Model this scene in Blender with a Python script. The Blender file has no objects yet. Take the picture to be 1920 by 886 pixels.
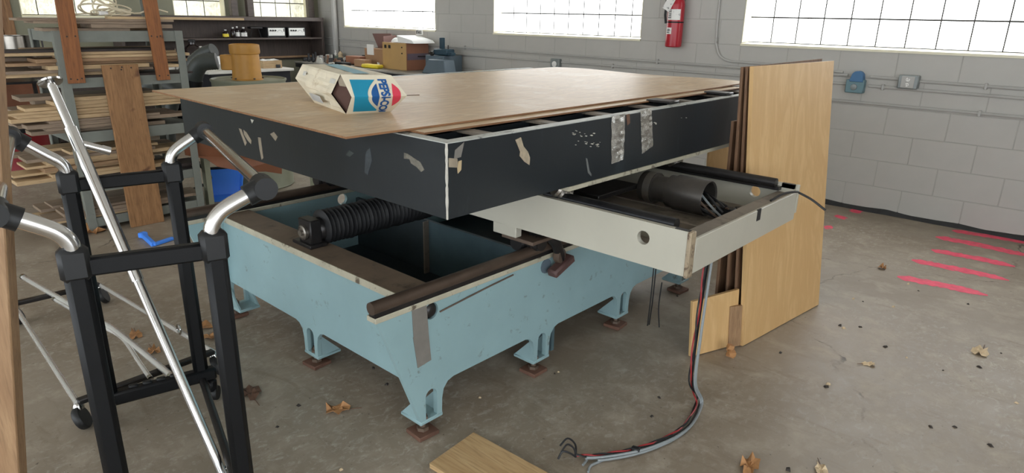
import bpy, bmesh, math, random
from mathutils import Matrix, Vector, geometry
random.seed(7)
SC = bpy.context.scene
COL = SC.collection
# ------------------------------------------------------------------ camera, world, exposure
CX, CY = 960.0, 443.0
VL, VV = (-490.0, 0.0), (880.0, 4200.0)          # vanishing points of the wall direction and the verticals
EYE = Vector((0, 0, 1.41))
FPX = math.sqrt(-((VL[0]-CX)*(VV[0]-CX)+(VL[1]-CY)*(VV[1]-CY)))
def _ray(p): return Vector((p[0]-CX, -(p[1]-CY), -FPX)).normalized()
_ax = -_ray(VL); _az = -_ray(VV); _ay = _az.cross(_ax)
RW = Matrix((_ax, _ay, _az))
cam = bpy.data.cameras.new('camera'); camo = bpy.data.objects.new('camera', cam); COL.objects.link(camo)
camo.matrix_world = Matrix.Translation(EYE) @ RW.to_4x4()
cam.sensor_width = 36; cam.lens = FPX/1920*36; cam.clip_start = .02; cam.clip_end = 200
SC.camera = camo
WORLD_STRENGTH = 2.3
WINDOW_STRENGTH = 2.9
w = bpy.data.worlds.new('world'); SC.world = w; w.use_nodes = True
w.node_tree.nodes['Background'].inputs[0].default_value = (0.89, 0.95, 1.0, 1)
w.node_tree.nodes['Background'].inputs[1].default_value = WORLD_STRENGTH
SC.view_settings.view_transform = 'Standard'; SC.view_settings.look = 'None'
SC.view_settings.exposure = 0.9; SC.view_settings.gamma = 1; SC.view_settings.use_curve_mapping = False

def _on(px, py, ax, val):
    d = RW @ Vector((px-CX, -(py-CY), -FPX)); t = (val-EYE[ax])/d[ax]; return EYE+t*d
def gx(px, py, x): return _on(px, py, 0, x)
def gy(px, py, y): return _on(px, py, 1, y)
def gz(px, py, z=0.0): return _on(px, py, 2, z)

# ------------------------------------------------------------------ materials
def lin(c):
    return tuple((v/12.92 if v <= .04045 else ((v+.055)/1.055)**2.4) for v in [x/255 for x in c])
def _mix(nt, fac, a, b):
    m = nt.nodes.new('ShaderNodeMix'); m.data_type = 'RGBA'
    for i, v in ((0, fac), (6, a), (7, b)):
        if hasattr(v, 'links'): nt.links.new(v, m.inputs[i])
        elif i == 0: m.inputs[0].default_value = v
        else: m.inputs[i].default_value = (*v, 1)
    return m.outputs[2]
def _ramp(nt, val, lo, hi):
    r = nt.nodes.new('ShaderNodeMapRange'); nt.links.new(val, r.inputs[0])
    r.inputs[1].default_value = lo; r.inputs[2].default_value = hi; return r.outputs[0]
def _noise(nt, vec, scale, detail=4, rough=.6, dist=0.):
    n = nt.nodes.new('ShaderNodeTexNoise'); nt.links.new(vec, n.inputs['Vector'])
    n.inputs['Scale'].default_value = scale; n.inputs['Detail'].default_value = detail
    n.inputs['Roughness'].default_value = rough; n.inputs['Distortion'].default_value = dist
    return n.outputs[0]
def _base(name, rough, metal):
    m = bpy.data.materials.new(name); m.use_nodes = True; nt = m.node_tree; b = nt.nodes['Principled BSDF']
    b.inputs['Roughness'].default_value = rough; b.inputs['Metallic'].default_value = metal
    tc = nt.nodes.new('ShaderNodeTexCoord')
    return m, nt, b, tc.outputs['Object']
def _map(nt, vec, sc):
    mp = nt.nodes.new('ShaderNodeMapping'); nt.links.new(vec, mp.inputs[0]); mp.inputs['Scale'].default_value = sc
    return mp.outputs[0]
def _bump(nt, b, h, s, d=.002):
    bp = nt.nodes.new('ShaderNodeBump'); bp.inputs['Strength'].default_value = s; bp.inputs['Distance'].default_value = d
    nt.links.new(h, bp.inputs['Height']); nt.links.new(bp.outputs[0], b.inputs['Normal'])
def paint(name, c, rough=.5, metal=0., var=.12, scale=5., wear=None, wscale=14., wlo=.66, whi=.74, bump=.15, stretch=(1, 1, 1), spec=None):
    """plain painted / plastic / metal surface with slight tone variation and optional worn spots"""
    m, nt, b, v = _base(name, rough, metal); c = lin(c)
    if stretch != (1, 1, 1): v = _map(nt, v, stretch)
    n = _noise(nt, v, scale)
    col = _mix(nt, _ramp(nt, n, .3, .7), tuple(x*(1-var) for x in c), tuple(min(1, x*(1+var)) for x in c))
    if wear:
        n2 = _noise(nt, v, wscale, 6, .65, .4)
        col = _mix(nt, _ramp(nt, n2, wlo, whi), col, lin(wear))
    nt.links.new(col, b.inputs['Base Color'])
    if bump: _bump(nt, b, _noise(nt, v, scale*9, 5), bump)
    if spec is not None: b.inputs['Specular IOR Level'].default_value = spec
    return m
def wood(name, c1, c2, axis='y', rough=.65, scale=1.0, knots=None):
    m, nt, b, v = _base(name, rough, 0)
    s = {'x': (1.2, 16, 16), 'y': (16, 1.2, 16), 'z': (16, 16, 1.2)}[axis]
    vv = _map(nt, v, tuple(k*scale for k in s))
    n = _noise(nt, vv, 2.2, 6, .65, 1.2); f = _noise(nt, vv, 9, 3)
    col = _mix(nt, _ramp(nt, n, .32, .68), lin(c1), lin(c2))
    col = _mix(nt, _ramp(nt, f, .5, .8), col, tuple(x*.72 for x in lin(c2)))
    if knots:
        k = _noise(nt, v, 7, 2); col = _mix(nt, _ramp(nt, k, .68, .74), col, lin(knots))
    nt.links.new(col, b.inputs['Base Color']); _bump(nt, b, f, .12)
    return m
def plywood(name, c1, c2, dirt=None, axis='y', rough=.5, scale=1., fine=1., spec=.5, rings=46):
    m, nt, b, v = _base(name, rough, 0); b.inputs['Specular IOR Level'].default_value = spec
    s = {'x': (.5, 2.2, 2.2), 'y': (2.2, .5, 2.2), 'z': (2.2, 2.2, .55)}[axis]
    vv = _map(nt, v, tuple(k*scale for k in s))
    wv = nt.nodes.new('ShaderNodeTexNoise'); nt.links.new(vv, wv.inputs['Vector'])
    wv.inputs['Scale'].default_value = 3.2; wv.inputs['Detail'].default_value = 3; wv.inputs['Distortion'].default_value = 2.2
    mt = nt.nodes.new('ShaderNodeMath'); mt.operation = 'SINE'
    mm = nt.nodes.new('ShaderNodeMath'); mm.operation = 'MULTIPLY'; mm.inputs[1].default_value = rings
    nt.links.new(wv.outputs[0], mm.inputs[0]); nt.links.new(mm.outputs[0], mt.inputs[0])
    col = _mix(nt, _ramp(nt, mt.outputs[0], -1.6, 1.4), lin(c1), lin(c2))
    f = _noise(nt, _map(nt, v, {'x': (4, 60, 60), 'y': (60, 4, 60), 'z': (60, 60, 4)}[axis]), 2, 4)
    col = _mix(nt, _ramp(nt, f, .45, .85), col, tuple(x*(1-.25*fine) for x in lin(c2)))
    if dirt:
        d = _noise(nt, v, 3.3, 8, .7, .6); col = _mix(nt, _ramp(nt, d, .52, .72), col, lin(dirt))
    nt.links.new(col, b.inputs['Base Color']); _bump(nt, b, f, .1)
    return m
def chrome(name, c=(215, 215, 215), rough=.12, var=.1):
    m, nt, b, v = _base(name, rough, 1.0)
    n = _noise(nt, v, 9, 5); col = _mix(nt, _ramp(nt, n, .35, .7), lin(c), tuple(x*(1-var*2) for x in lin(c)))
    nt.links.new(col, b.inputs['Base Color']); nt.links.new(_ramp(nt, n, -.6*1, 6.), b.inputs['Roughness'])
    return m
M = {}
def floor_mat():
    m, nt, b, v = _base('concrete_floor', .5, 0)
    n1 = _noise(nt, v, .9, 8, .62, .5); n2 = _noise(nt, v, 6, 8, .7, .3)
    st = _noise(nt, _map(nt, v, (1.1, 5, 1)), 2.3, 7, .7, .8)
    sp = _noise(nt, v, 60, 3, .6)
    col = _mix(nt, _ramp(nt, n1, .3, .7), lin((130, 116, 99)), lin((154, 143, 128)))
    col = _mix(nt, _ramp(nt, n2, .48, .72), col, lin((171, 160, 144)))
    col = _mix(nt, _ramp(nt, st, .56, .8), col, lin((122, 107, 90)))
    col = _mix(nt, _ramp(nt, sp, .66, .74), col, lin((88, 78, 68)))
    sc = _noise(nt, _map(nt, v, (5, 3.2, 1)), 7, 9, .78, .7)
    n3 = _noise(nt, v, .55, 3)
    ml = nt.nodes.new('ShaderNodeMath'); ml.operation = 'MULTIPLY'
    nt.links.new(_ramp(nt, sc, .52, .74), ml.inputs[0]); nt.links.new(_ramp(nt, n3, .42, .6), ml.inputs[1])
    col = _mix(nt, ml.outputs[0], col, lin((196, 190, 180)))
    # fine cracks
    vo = nt.nodes.new('ShaderNodeTexVoronoi'); vo.feature = 'DISTANCE_TO_EDGE'; vo.inputs['Scale'].default_value = .55
    nv = nt.nodes.new('ShaderNodeTexNoise'); nt.links.new(v, nv.inputs['Vector']); nv.inputs['Scale'].default_value = 2.4; nv.inputs['Detail'].default_value = 6
    va = nt.nodes.new('ShaderNodeMix'); va.data_type = 'VECTOR'; va.inputs[0].default_value = .35
    nt.links.new(v, va.inputs[4]); nt.links.new(nv.outputs[1], va.inputs[5]); nt.links.new(va.outputs[1], vo.inputs['Vector'])
    cr = nt.nodes.new('ShaderNodeMath'); cr.operation = 'MULTIPLY'
    nt.links.new(_ramp(nt, vo.outputs['Distance'], .0035, .0012), cr.inputs[0]); nt.links.new(_ramp(nt, n2, .45, .6), cr.inputs[1])
    col = _mix(nt, cr.outputs[0], col, lin((84, 74, 64)))
    nt.links.new(col, b.inputs['Base Color'])
    nt.links.new(_ramp(nt, n2, -.6, 1.6), b.inputs['Roughness']); _bump(nt, b, n2, .18, .004)
    return m
M['floor'] = floor_mat()
M['block'] = paint('painted_block', (181, 178, 172), .55, var=.05, scale=2.5, bump=.35)
M['mortar'] = paint('painted_joint', (170, 167, 161), .7, var=.06)
M['joint'] = paint('dark_joint', (66, 64, 60), .7, var=.15)
M['tar'] = paint('tar', (38, 38, 40), .6, var=.3, scale=20)
M['olive'] = paint('olive_wall', (128, 126, 106), .6, var=.06)
M['ceil'] = paint('ceiling_paint', (226, 224, 218), .8, var=.04)
M['sill'] = paint('cream_sill', (226, 220, 196), .5, var=.06)
M['conduit'] = paint('painted_conduit', (172, 170, 166), .45, var=.05)
M['blue'] = paint('blue_paint', (140, 168, 172), .42, var=.08, scale=3, wear=(110, 122, 116), wscale=17, wlo=.62, whi=.72)
M['innershade'] = paint('interior_shade_dark', (46, 56, 60), .6, var=.2, scale=6)  # dark tone stands in for the shade inside the blue base
M['innershade2'] = paint('interior_shade_teal', (74, 94, 100), .6, var=.15, scale=6)  # same interior shade, lighter where more light reaches the plate
M['rust'] = paint('rusty_steel', (92, 76, 64), .6, var=.25, scale=12, wear=(60, 50, 44))
M['rustpad'] = paint('rust_pad', (104, 74, 60), .7, var=.2, scale=14)
M['flange'] = paint('brown_flange', (124, 107, 90), .6, var=.18, scale=9, wear=(88, 74, 62), wscale=12, wlo=.55, whi=.7)
M['rail'] = paint('brown_rail', (88, 74, 64), .38, metal=.4, var=.2, scale=10)
M['cream'] = paint('cream_edge', (178, 172, 152), .55, var=.12, scale=14, wear=(96, 86, 72), wscale=22, wlo=.58, whi=.68)
M['white'] = paint('white_paint', (180, 176, 162), .42, var=.05, scale=4, wear=(120, 104, 84), wscale=11, wlo=.72, whi=.78)
M['whitedirt'] = paint('scraped_edge', (158, 142, 118), .6, var=.2, scale=14, wear=(74, 54, 40), wscale=26, wlo=.5, whi=.6)
M['greyfloor'] = paint('dirty_channel', (122, 112, 100), .6, var=.2, scale=7, wear=(80, 72, 62), wscale=9, wlo=.5, whi=.66)
M['black'] = paint('black_enamel', (33, 38, 42), .34, var=.16, scale=3, wear=(52, 60, 64), wscale=7, wlo=.6, whi=.8, stretch=(1, 1, .35))
M['rim'] = paint('worn_rim', (176, 178, 172), .5, var=.12, scale=16, wear=(96, 96, 92), wscale=24, wlo=.56, whi=.66)
M['chip'] = paint('bare_chip', (196, 192, 182), .6, var=.15, scale=40)
M['tape'] = paint('brown_tape', (150, 138, 120), .5, var=.15, scale=30)
M['foil'] = paint('foil_tape', (178, 174, 166), .25, metal=.75, var=.3, scale=30, bump=1., wear=(236, 236, 232), wscale=40, wlo=.55, whi=.6)
M['duct'] = paint('duct_tape', (122, 118, 112), .5, var=.1, scale=20)
M['steel'] = paint('dark_steel', (52, 50, 50), .35, metal=.6, var=.2, scale=14)
M['bare'] = paint('bare_steel', (150, 144, 136), .3, metal=.85, var=.15, scale=14)
M['bellows'] = paint('bellows_rubber', (24, 24, 26), .6, var=.2, scale=14)
M['rubber'] = paint('black_rubber', (20, 21, 23), .5, var=.2, scale=20)
M['blkplastic'] = paint('black_plastic', (15, 16, 18), .42, var=.12, scale=20, spec=.25)
M['chromelit'] = chrome('lit_chrome', (246, 246, 246), .3, .05); M['chromelit'].node_tree.nodes['Principled BSDF'].inputs['Metallic'].default_value = .7  # chrome whitened, brightness put in the colour in place of bright reflections
M['chrome'] = chrome('chrome', (232, 232, 232)); M['chromedull'] = chrome('dull_chrome', (190, 188, 184))
M['plytop'] = plywood('table_plywood', (214, 188, 152), (196, 168, 134), dirt=(222, 208, 186), axis='y', rough=.45, spec=.35)
M['plyedge'] = wood('plywood_edge', (150, 108, 72), (120, 84, 56), 'y')
M['panel'] = plywood('birch_panel', (216, 180, 128), (201, 162, 110), axis='z', rough=.5, fine=.15, rings=17)
M['panelbrown'] = wood('brown_panel', (132, 100, 74), (104, 76, 56), 'z')
M['pine'] = wood('pine_y', (206, 180, 142), (180, 150, 112), 'y')
M['pine2'] = wood('brown_pine_y', (170, 138, 104), (138, 108, 80), 'y')
M['pine3'] = wood('grey_pine_y', (158, 138, 116), (126, 108, 92), 'y')
M['walnut'] = wood('dark_strip', (64, 52, 46), (46, 38, 36), 'y')
M['plank'] = wood('plank_z', (160, 118, 78), (128, 92, 58), 'z', knots=(100, 66, 42))
M['plankr'] = wood('red_plank_z', (152, 96, 54), (120, 74, 42), 'z', knots=(84, 50, 32))
M['post'] = wood('post_z', (164, 132, 98), (138, 106, 76), 'z', .6)
M['pinex'] = wood('pine_x', (198, 168, 124), (176, 142, 98), 'x')
M['rackgrey'] = paint('grey_rack_paint', (120, 123, 116), .5, var=.1, scale=8, wear=(98, 100, 98), wscale=16)
M['shelfwood'] = wood('dark_shelf_wood', (92, 80, 74), (72, 62, 58), 'y', .5)
M['shelfback'] = wood('dark_back_panel', (80, 68, 62), (64, 54, 50), 'z', .6)
M['brownwall'] = wood('brown_panelling', (150, 112, 76), (112, 78, 52), 'z', .6)
M['benchtop'] = paint('grey_bench_top', (150, 146, 138), .5, var=.15, scale=6)
M['whitetop'] = paint('white_bench_top', (224, 222, 214), .45, var=.06)
M['benchshade'] = paint('bench_front_shade', (28, 30, 36), .6, var=.2)  # near-black paints in the shadow along the bench fronts
M['yellow'] = paint('ochre_paint', (190, 138, 62), .5, var=.12, scale=6, wear=(210, 196, 160), wscale=9, wlo=.7, whi=.76)
M['drum'] = paint('grey_green_drum', (140, 142, 122), .5, var=.1)
M['hose'] = paint('black_hose', (70, 74, 71), .5, var=.15)
M['leather'] = paint('brown_leather', (126, 78, 52), .55, var=.15, scale=4)
M['bluebin'] = paint('blue_plastic', (70, 142, 246), .4, var=.04)
M['red'] = paint('red_enamel', (168, 26, 42), .3, var=.06)
M['maroon'] = paint('maroon_plastic', (120, 22, 30), .4, var=.1)
M['lab'] = paint('paper_label', (232, 230, 226), .6, var=.05, wear=(150, 150, 150), wscale=40, wlo=.58, whi=.62)
M['ink'] = paint('black_ink', (24, 24, 26), .6, var=.1)
M['carton'] = paint('carton_white', (222, 212, 190), .6, var=.1, scale=9, wear=(182, 160, 128), wscale=11, wlo=.6, whi=.72)
M['cartonin'] = paint('carton_inside', (84, 58, 50), .8, var=.2, scale=12)
M['cyan'] = paint('print_cyan', (20, 138, 172), .5, var=.06)
M['navy'] = paint('print_navy', (22, 84, 148), .5, var=.06)
M['pred'] = paint('print_red', (214, 62, 84), .5, var=.06)
M['pink'] = paint('pink_spray', (236, 84, 112), .6, var=.15, scale=20, wear=(190, 120, 116), wscale=18, wlo=.56, whi=.7)
M['leaf'] = paint('dry_leaf', (168, 122, 78), .7, var=.25, scale=30)
M['leaf2'] = paint('pale_leaf', (206, 184, 150), .7, var=.2, scale=30)
M['leafd'] = paint('dark_leaf', (104, 76, 60), .7, var=.25, scale=30)
M['crumb'] = paint('dark_crumb', (52, 46, 42), .8, var=.2)
M['cardboard'] = paint('cardboard', (164, 128, 96), .7, var=.08)
M['cardpurple'] = paint('brown_card', (128, 98, 92), .7, var=.08)
M['tan'] = paint('tan_enamel', (186, 150, 98), .45, var=.05)
M['copper'] = paint('copper_panel', (158, 108, 84), .5, var=.08)
M['slate'] = paint('slate_blue_enamel', (92, 106, 116), .45, var=.07)
M['teal'] = paint('dark_teal_enamel', (40, 66, 80), .4, var=.15)
M['paper'] = paint('white_paper', (238, 238, 234), .6, var=.03)
M['yellowp'] = paint('yellow_plastic', (238, 214, 60), .45, var=.05)
M['bottle'] = paint('dark_bottle', (36, 26, 26), .15, var=.1)
M['cream2'] = paint('cream_cord', (214, 202, 176), .5, var=.06)
M['gcable'] = paint('grey_cable', (136, 142, 144), .45, var=.08)
M['rcable'] = paint('red_wire', (150, 38, 42), .45, var=.08)
M['bcable'] = paint('black_cable', (28, 28, 30), .5, var=.1)
M['bluebox'] = paint('blue_cover', (70, 112, 152), .5, var=.1)
M['galv'] = paint('galvanised_box', (138, 144, 144), .4, metal=.4, var=.12, scale=14)
M['junk'] = [paint('part_white', (222, 220, 212), .5), paint('part_dark', (44, 44, 46), .5), paint('part_grey', (136, 134, 130), .5),
             paint('part_brown', (132, 98, 76), .6), paint('part_green', (92, 104, 92), .5)]
def glow(name, c, strength, pattern=False):
    m, nt, b, v = _base(name, .15, 0); b.inputs['Base Color'].default_value = (.8, .8, .8, 1)
    b.inputs['Emission Strength'].default_value = strength
    if pattern:
        n = _noise(nt, _map(nt, v, (1, 1, .55)), 42, 2, .5, 1.5)
        nt.links.new(_mix(nt, _ramp(nt, n, .42, .6), tuple(x*.45 for x in lin(c)), lin(c)), b.inputs['Emission Color'])
    else:
        b.inputs['Emission Color'].default_value = (*lin(c), 1)
    return m
M['glass'] = glow('daylit_glass_block', (250, 253, 255), WINDOW_STRENGTH)
M['glass2'] = glow('ribbed_glass_block', (248, 246, 212), .55, True)
M['glass3'] = glow('dim_glass_block', (150, 150, 146), .5, True)

# ------------------------------------------------------------------ mesh builder
def orient(a):
    """3x3 whose z column is the direction a"""
    a = Vector(a).normalized(); h = Vector((0, 0, 1)) if abs(a.z) < .95 else Vector((1, 0, 0))
    x = h.cross(a).normalized(); y = a.cross(x); return Matrix((x, y, a)).transposed()
class MB:
    def __init__(s): s.v = []; s.f = []
    def add(s, vs, fs):
        o = len(s.v); s.v += [Vector(p) for p in vs]; s.f += [tuple(i+o for i in f) for f in fs]; return s
    def hexa(s, p):   # 4 bottom ccw, 4 top
        return s.add(p, [(3, 2, 1, 0), (4, 5, 6, 7), (0, 1, 5, 4), (1, 2, 6, 5), (2, 3, 7, 6), (3, 0, 4, 7)])
    def box(s, x0, x1, y0, y1, z0, z1):
        return s.hexa([(x0, y0, z0), (x1, y0, z0), (x1, y1, z0), (x0, y1, z0), (x0, y0, z1), (x1, y0, z1), (x1, y1, z1), (x0, y1, z1)])
    def obox(s, c, size, rz=0, rot=None):
        R = rot if rot is not None else Matrix.Rotation(rz, 3, 'Z'); c = Vector(c); h = [k/2 for k in size]
        pts = [(-1, -1, -1), (1, -1, -1), (1, 1, -1), (-1, 1, -1), (-1, -1, 1), (1, -1, 1), (1, 1, 1), (-1, 1, 1)]
        return s.hexa([c+R @ Vector((a*h[0], b*h[1], d*h[2])) for a, b, d in pts])
    def bar(s, p0, p1, w, t, up=(0, 0, 1)):
        """rectangular bar between two points; w across, t along `up`"""
        p0, p1 = Vector(p0), Vector(p1); d = (p1-p0).normalized(); sd = d.cross(Vector(up)).normalized(); u = sd.cross(d)
        q = []
        for a, b in ((-1, -1), (1, -1), (1, 1), (-1, 1)): q.append((a*w/2*sd+b*t/2*u))
        return s.hexa([p0+k for k in q]+[p1+k for k in q])
    def prism(s, outer, holes, fn0, fn1):
        """polygon with holes extruded between two mappings of (u,v)"""
        loops = [outer]+list(holes); flat = [p for l in loops for p in l]; n = len(flat)
        tri = geometry.tessellate_polygon([[Vector((a, b, 0)) for a, b in l] for l in loops])
        vs = [fn0(a, b) for a, b in flat]+[fn1(a, b) for a, b in flat]
        fs = [tuple(t) for t in tri]+[tuple(n+i for i in reversed(t)) for t in tri]
        o = 0
        for l in loops:
            k = len(l)
            for i in range(k): j = (i+1) % k; fs.append((o+i, o+j, n+o+j, n+o+i))
            o += k
        return s.add(vs, fs)
    def tube(s, path, r, seg=10, closed=False):
        path = [Vector(p) for p in path]; n = len(path); rs = r if isinstance(r, (list, tuple)) else [r]*n
        vs = []; fs = []; up = None
        for i, p in enumerate(path):
            if closed: t = path[(i+1) % n]-path[i-1]
            else: t = path[min(i+1, n-1)]-path[max(i-1, 0)]
            t.normalize()
            if up is None: up = orient(t).col[0].copy()
            up = (up-t*up.dot(t)).normalized(); sd = t.cross(up)
            for k in range(seg):
                a = 2*math.pi*k/seg; vs.append(p+rs[i]*(math.cos(a)*up+math.sin(a)*sd))
        for i in range(n if closed else n-1):
            j = (i+1) % n
            for k in range(seg): l = (k+1) % seg; fs.append((i*seg+k, i*seg+l, j*seg+l, j*seg+k))
        if not closed: fs += [tuple(range(seg-1, -1, -1)), tuple((n-1)*seg+k for k in range(seg))]
        return s.add(vs, fs)
    def lathe(s, prof, c=(0, 0, 0), axis=(0, 0, 1), seg=20):
        """profile of (radius, height) pairs about an axis"""
        R = orient(axis); c = Vector(c); vs = []; fs = []; n = len(prof)
        for r, h in prof:
            for k in range(seg): a = 2*math.pi*k/seg; vs.append(c+R @ Vector((r*math.cos(a), r*math.sin(a), h)))
        for i in range(n-1):
            for k in range(seg): l = (k+1) % seg; fs.append((i*seg+k, i*seg+l, (i+1)*seg+l, (i+1)*seg+k))
        fs += [tuple(range(seg-1, -1, -1)), tuple((n-1)*seg+k for k in range(seg))]
        return s.add(vs, fs)
    def cyl(s, p0, p1, r, seg=14, r2=None):
        p0, p1 = Vector(p0), Vector(p1)
        return s.lathe([(r, 0), (r if r2 is None else r2, (p1-p0).length)], p0, p1-p0, seg)
    def mesh(s, name, bevel=0, ang=38):
        me = bpy.data.meshes.new(name); bm = bmesh.new()
        vs = [bm.verts.new(p) for p in s.v]
        for f in s.f:
            try: bm.faces.new([vs[i] for i in f])
            except ValueError: pass
        bmesh.ops.recalc_face_normals(bm, faces=bm.faces)
        if bevel:
            ed = [e for e in bm.edges if len(e.link_faces) == 2 and e.calc_face_angle(0) > .7]
            bmesh.ops.bevel(bm, geom=ed, offset=bevel, segments=1, affect='EDGES', clamp_overlap=True)
        bm.to_mesh(me); bm.free()
        me.polygons.foreach_set('use_smooth', [True]*len(me.polygons)); me.set_sharp_from_angle(angle=math.radians(ang))
        return me
    def build(s, name, mat, parent=None, bevel=0, ang=38):
        me = s.mesh(name, bevel, ang); return link(name, me, mat, parent)
def link(name, me, mat, parent=None):
    if not me.materials: me.materials.append(M[mat] if isinstance(mat, str) else mat)
    o = bpy.data.objects.new(name, me); COL.objects.link(o)
    if parent is not None:
        o.parent = parent; o.matrix_parent_inverse = parent_world(parent).inverted()
    return o
def parent_world(p):
    m = p.matrix_basis.copy()
    if p.parent is not None: m = parent_world(p.parent) @ p.matrix_parent_inverse @ m
    return m
def tag(o, label, cat, group=None):
    o['label'] = label; o['category'] = cat
    if group: o['group'] = group
    return o
def thing(name, label, cat, loc=(0, 0, 0), group=None):
    o = bpy.data.objects.new(name, None); COL.objects.link(o); o.location = loc; o.empty_display_size = .1
    return tag(o, label, cat, group)
def struct(o): o['kind'] = 'structure'; return o
def copy_tree(o, parent=None):
    c = o.copy(); COL.objects.link(c)
    if parent is not None: c.parent = parent
    for ch in [k for k in o.children]: copy_tree(ch, c)
    return c
def arc(c, r, a0, a1, n): return [(c[0]+r*math.cos(math.radians(a0+(a1-a0)*i/n)), c[1]+r*math.sin(math.radians(a0+(a1-a0)*i/n))) for i in range(n+1)]
def spline(pts, n=8):
    pts = [Vector(p) for p in pts]; P = [pts[0]*2-pts[1]]+pts+[pts[-1]*2-pts[-2]]; out = []
    for i in range(1, len(P)-2):
        for k in range(n):
            t = k/n; a, b, c, d = P[i-1:i+3]
            out.append(.5*((2*b)+(c-a)*t+(2*a-5*b+4*c-d)*t*t+(3*b-a-3*c+d)*t**3))
    return out+[pts[-1]]

# ------------------------------------------------------------------ the room
WY, WX, ZC = 5.673, -9.0, 3.4
fl = MB()
fl.box(WX-.3, 6, -7, WY+.3, -.15, 0)
floor = struct(fl.build('floor', 'floor'))
struct(MB().box(WX-.3, 6, -7, WY+.3, ZC, ZC+.15).build('ceiling', 'ceil'))
struct(MB().box(3.4, 3.7, 1.6, WY, 0, ZC).build('light_blocker_right', 'block'))  # unseen wall, added to keep side light off right-facing surfaces
SILL = 1.243; TOPW = SILL+.203*5
WIN = [(-8.355, -6.425), (-5.446, -3.512), (-2.518, .527)]
wb = MB(); wb.box(WX-.3, 6, WY+.002, WY+.3, 0, SILL-.025); wb.box(WX-.3, 6, WY+.002, WY+.3, TOPW, ZC)
xs = [WX-.3]+[k for a in WIN for k in a]+[6]
for i in range(0, len(xs), 2): wb.box(xs[i], xs[i+1], WY+.002, WY+.3, SILL-.025, TOPW)
wall = struct(wb.build('wall_back', 'mortar'))
BL, BH = .4064, .2032
_blk = {}
def block(x0, x1, z0, z1):
    k = (round(x1-x0, 3), round(z1-z0, 3))
    if k not in _blk:
        me = MB().box(-(k[0])/2+.003, k[0]/2-.003, 0, .02, .003, k[1]-.003).mesh('concrete_block', .0012); me.materials.append(M['block']); _blk[k] = me
    o = bpy.data.objects.new('concrete_block', _blk[k]); COL.objects.link(o); o.parent = wall; o.location = ((x0+x1)/2, WY, z0)
far_blocks = MB()
for c in range(8):
    z0 = c*BH; z1 = z0+BH; off = .0 if c % 2 else BL/2
    spans = [(WX, .62)] if c < 6 else [(WX, WIN[0][0]), (WIN[0][1], WIN[1][0]), (WIN[1][1], WIN[2][0]), (WIN[2][1], .62)]
    if c == 5: z1 = SILL-.025
    if c == 6: z0 = SILL-.025
    for a, b in spans:
        x = -2.518-BL*20+off
        while x < b:
            xa, xb = max(x, a), min(x+BL, b)
            if xb-xa > .03: block(xa, xb, z0, z1)
            x += BL
for c in range(17):
    z0 = c*BH
    for i in range(14):
        x = .62+i*BL+(BL/2 if c % 2 else 0)
        if c < 17 and x < 6: far_blocks.box(max(.62, x-BL+.0045), min(6, x-.0045), WY, WY+.02, z0+.004, min(z0+BH-.004, ZC))
fb = far_blocks.build('concrete_blocks', 'block', wall); fb['kind'] = 'stuff'
# tar line where the wall meets the floor
t = MB(); pts = []
n = 60
for i in range(n+1):
    x = -9+i*(9.6/n); pts.append((x, .016+.012*random.random(), .018+.016*random.random()))
for i in range(n):
    a, b = pts[i], pts[i+1]
    t.hexa([(a[0], WY-a[2], 0), (b[0], WY-b[2], 0), (b[0], WY+.004, 0), (a[0], WY+.004, 0), (a[0], WY-a[2]*.5, a[1]), (b[0], WY-b[2]*.5, b[1]), (b[0], WY+.004, b[1]*1.6), (a[0], WY+.004, a[1]*1.6)])
struct(t.build('baseboard_back', 'tar'))

GB = .203
_gb = MB().box(-.099, .099, 0, .05, -.098, .098).mesh('glass_block', .003)
def window(name, length, rows, root_loc, rz, mat, sill_h=SILL):
    """glass-block window; local x along the wall, local y into it"""
    H = rows*GB
    nc = int(length/GB+.5); st = length/nc; m = MB()
    for j in range(rows+1): m.box(0, length, .1235, .19, max(0, j*GB-.006), min(H, j*GB+.006))
    for i in range(nc+1): m.box(max(0, i*st-.0045), min(length, i*st+.0045), .1242, .19, 0, H)
    r = m.build(name, 'joint'); struct(r)
    r.location = root_loc; r.rotation_euler = (0, 0, rz)
    me = _gb.copy(); me.materials.append(M[mat] if isinstance(mat, str) else mat)
    for i in range(nc):
        for j in range(rows):
            o = bpy.data.objects.new('glass_block', me); COL.objects.link(o); o.parent = r
            o.location = ((i+.5)*st, .126, (j+.5)*GB); o.scale = (st/GB, 1, 1)
    sl = MB().hexa([(0, -.012, -.03), (length, -.012, -.03), (length, .13, -.012), (0, .13, -.012), (0, -.012, -.012), (length, -.012, -.012), (length, .13, .0), (0, .13, .0)])
    o = link('window_sill', sl.mesh('window_sill'), 'sill'); o.parent = r
    j = MB()
    for x0, x1 in ((0, .008), (length-.008, length)): j.box(x0, x1, -.002, .13, 0, H)
    o = link('window_jamb', j.mesh('window_jamb'), 'sill'); o.parent = r
    return r
for i, (a, b) in enumerate(WIN): window('window_%d' % (i+1), b-a, 5, (a, WY, SILL), 0, 'glass')
# left wall with its own ribbed glass-block windows
LW = [(2.02, 2.95), (3.62, 4.28), (4.62, 5.52)]; LS = 1.32
wl = MB(); wl.box(WX-.3, WX, -7, WY, 0, LS-.02); wl.box(WX-.3, WX, -7, WY, LS+GB*5, ZC)
ys = [-7]+[k for a in LW for k in a]+[WY]
for i in range(0, len(ys), 2): wl.box(WX-.3, WX, ys[i], ys[i+1], LS-.02, LS+GB*5)
struct(wl.build('wall_left', 'olive'))
for i, (a, b) in enumerate(LW): window('window_%d' % (i+4), b-a, 5, (WX, a, LS), math.pi/2, 'glass2')
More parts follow.
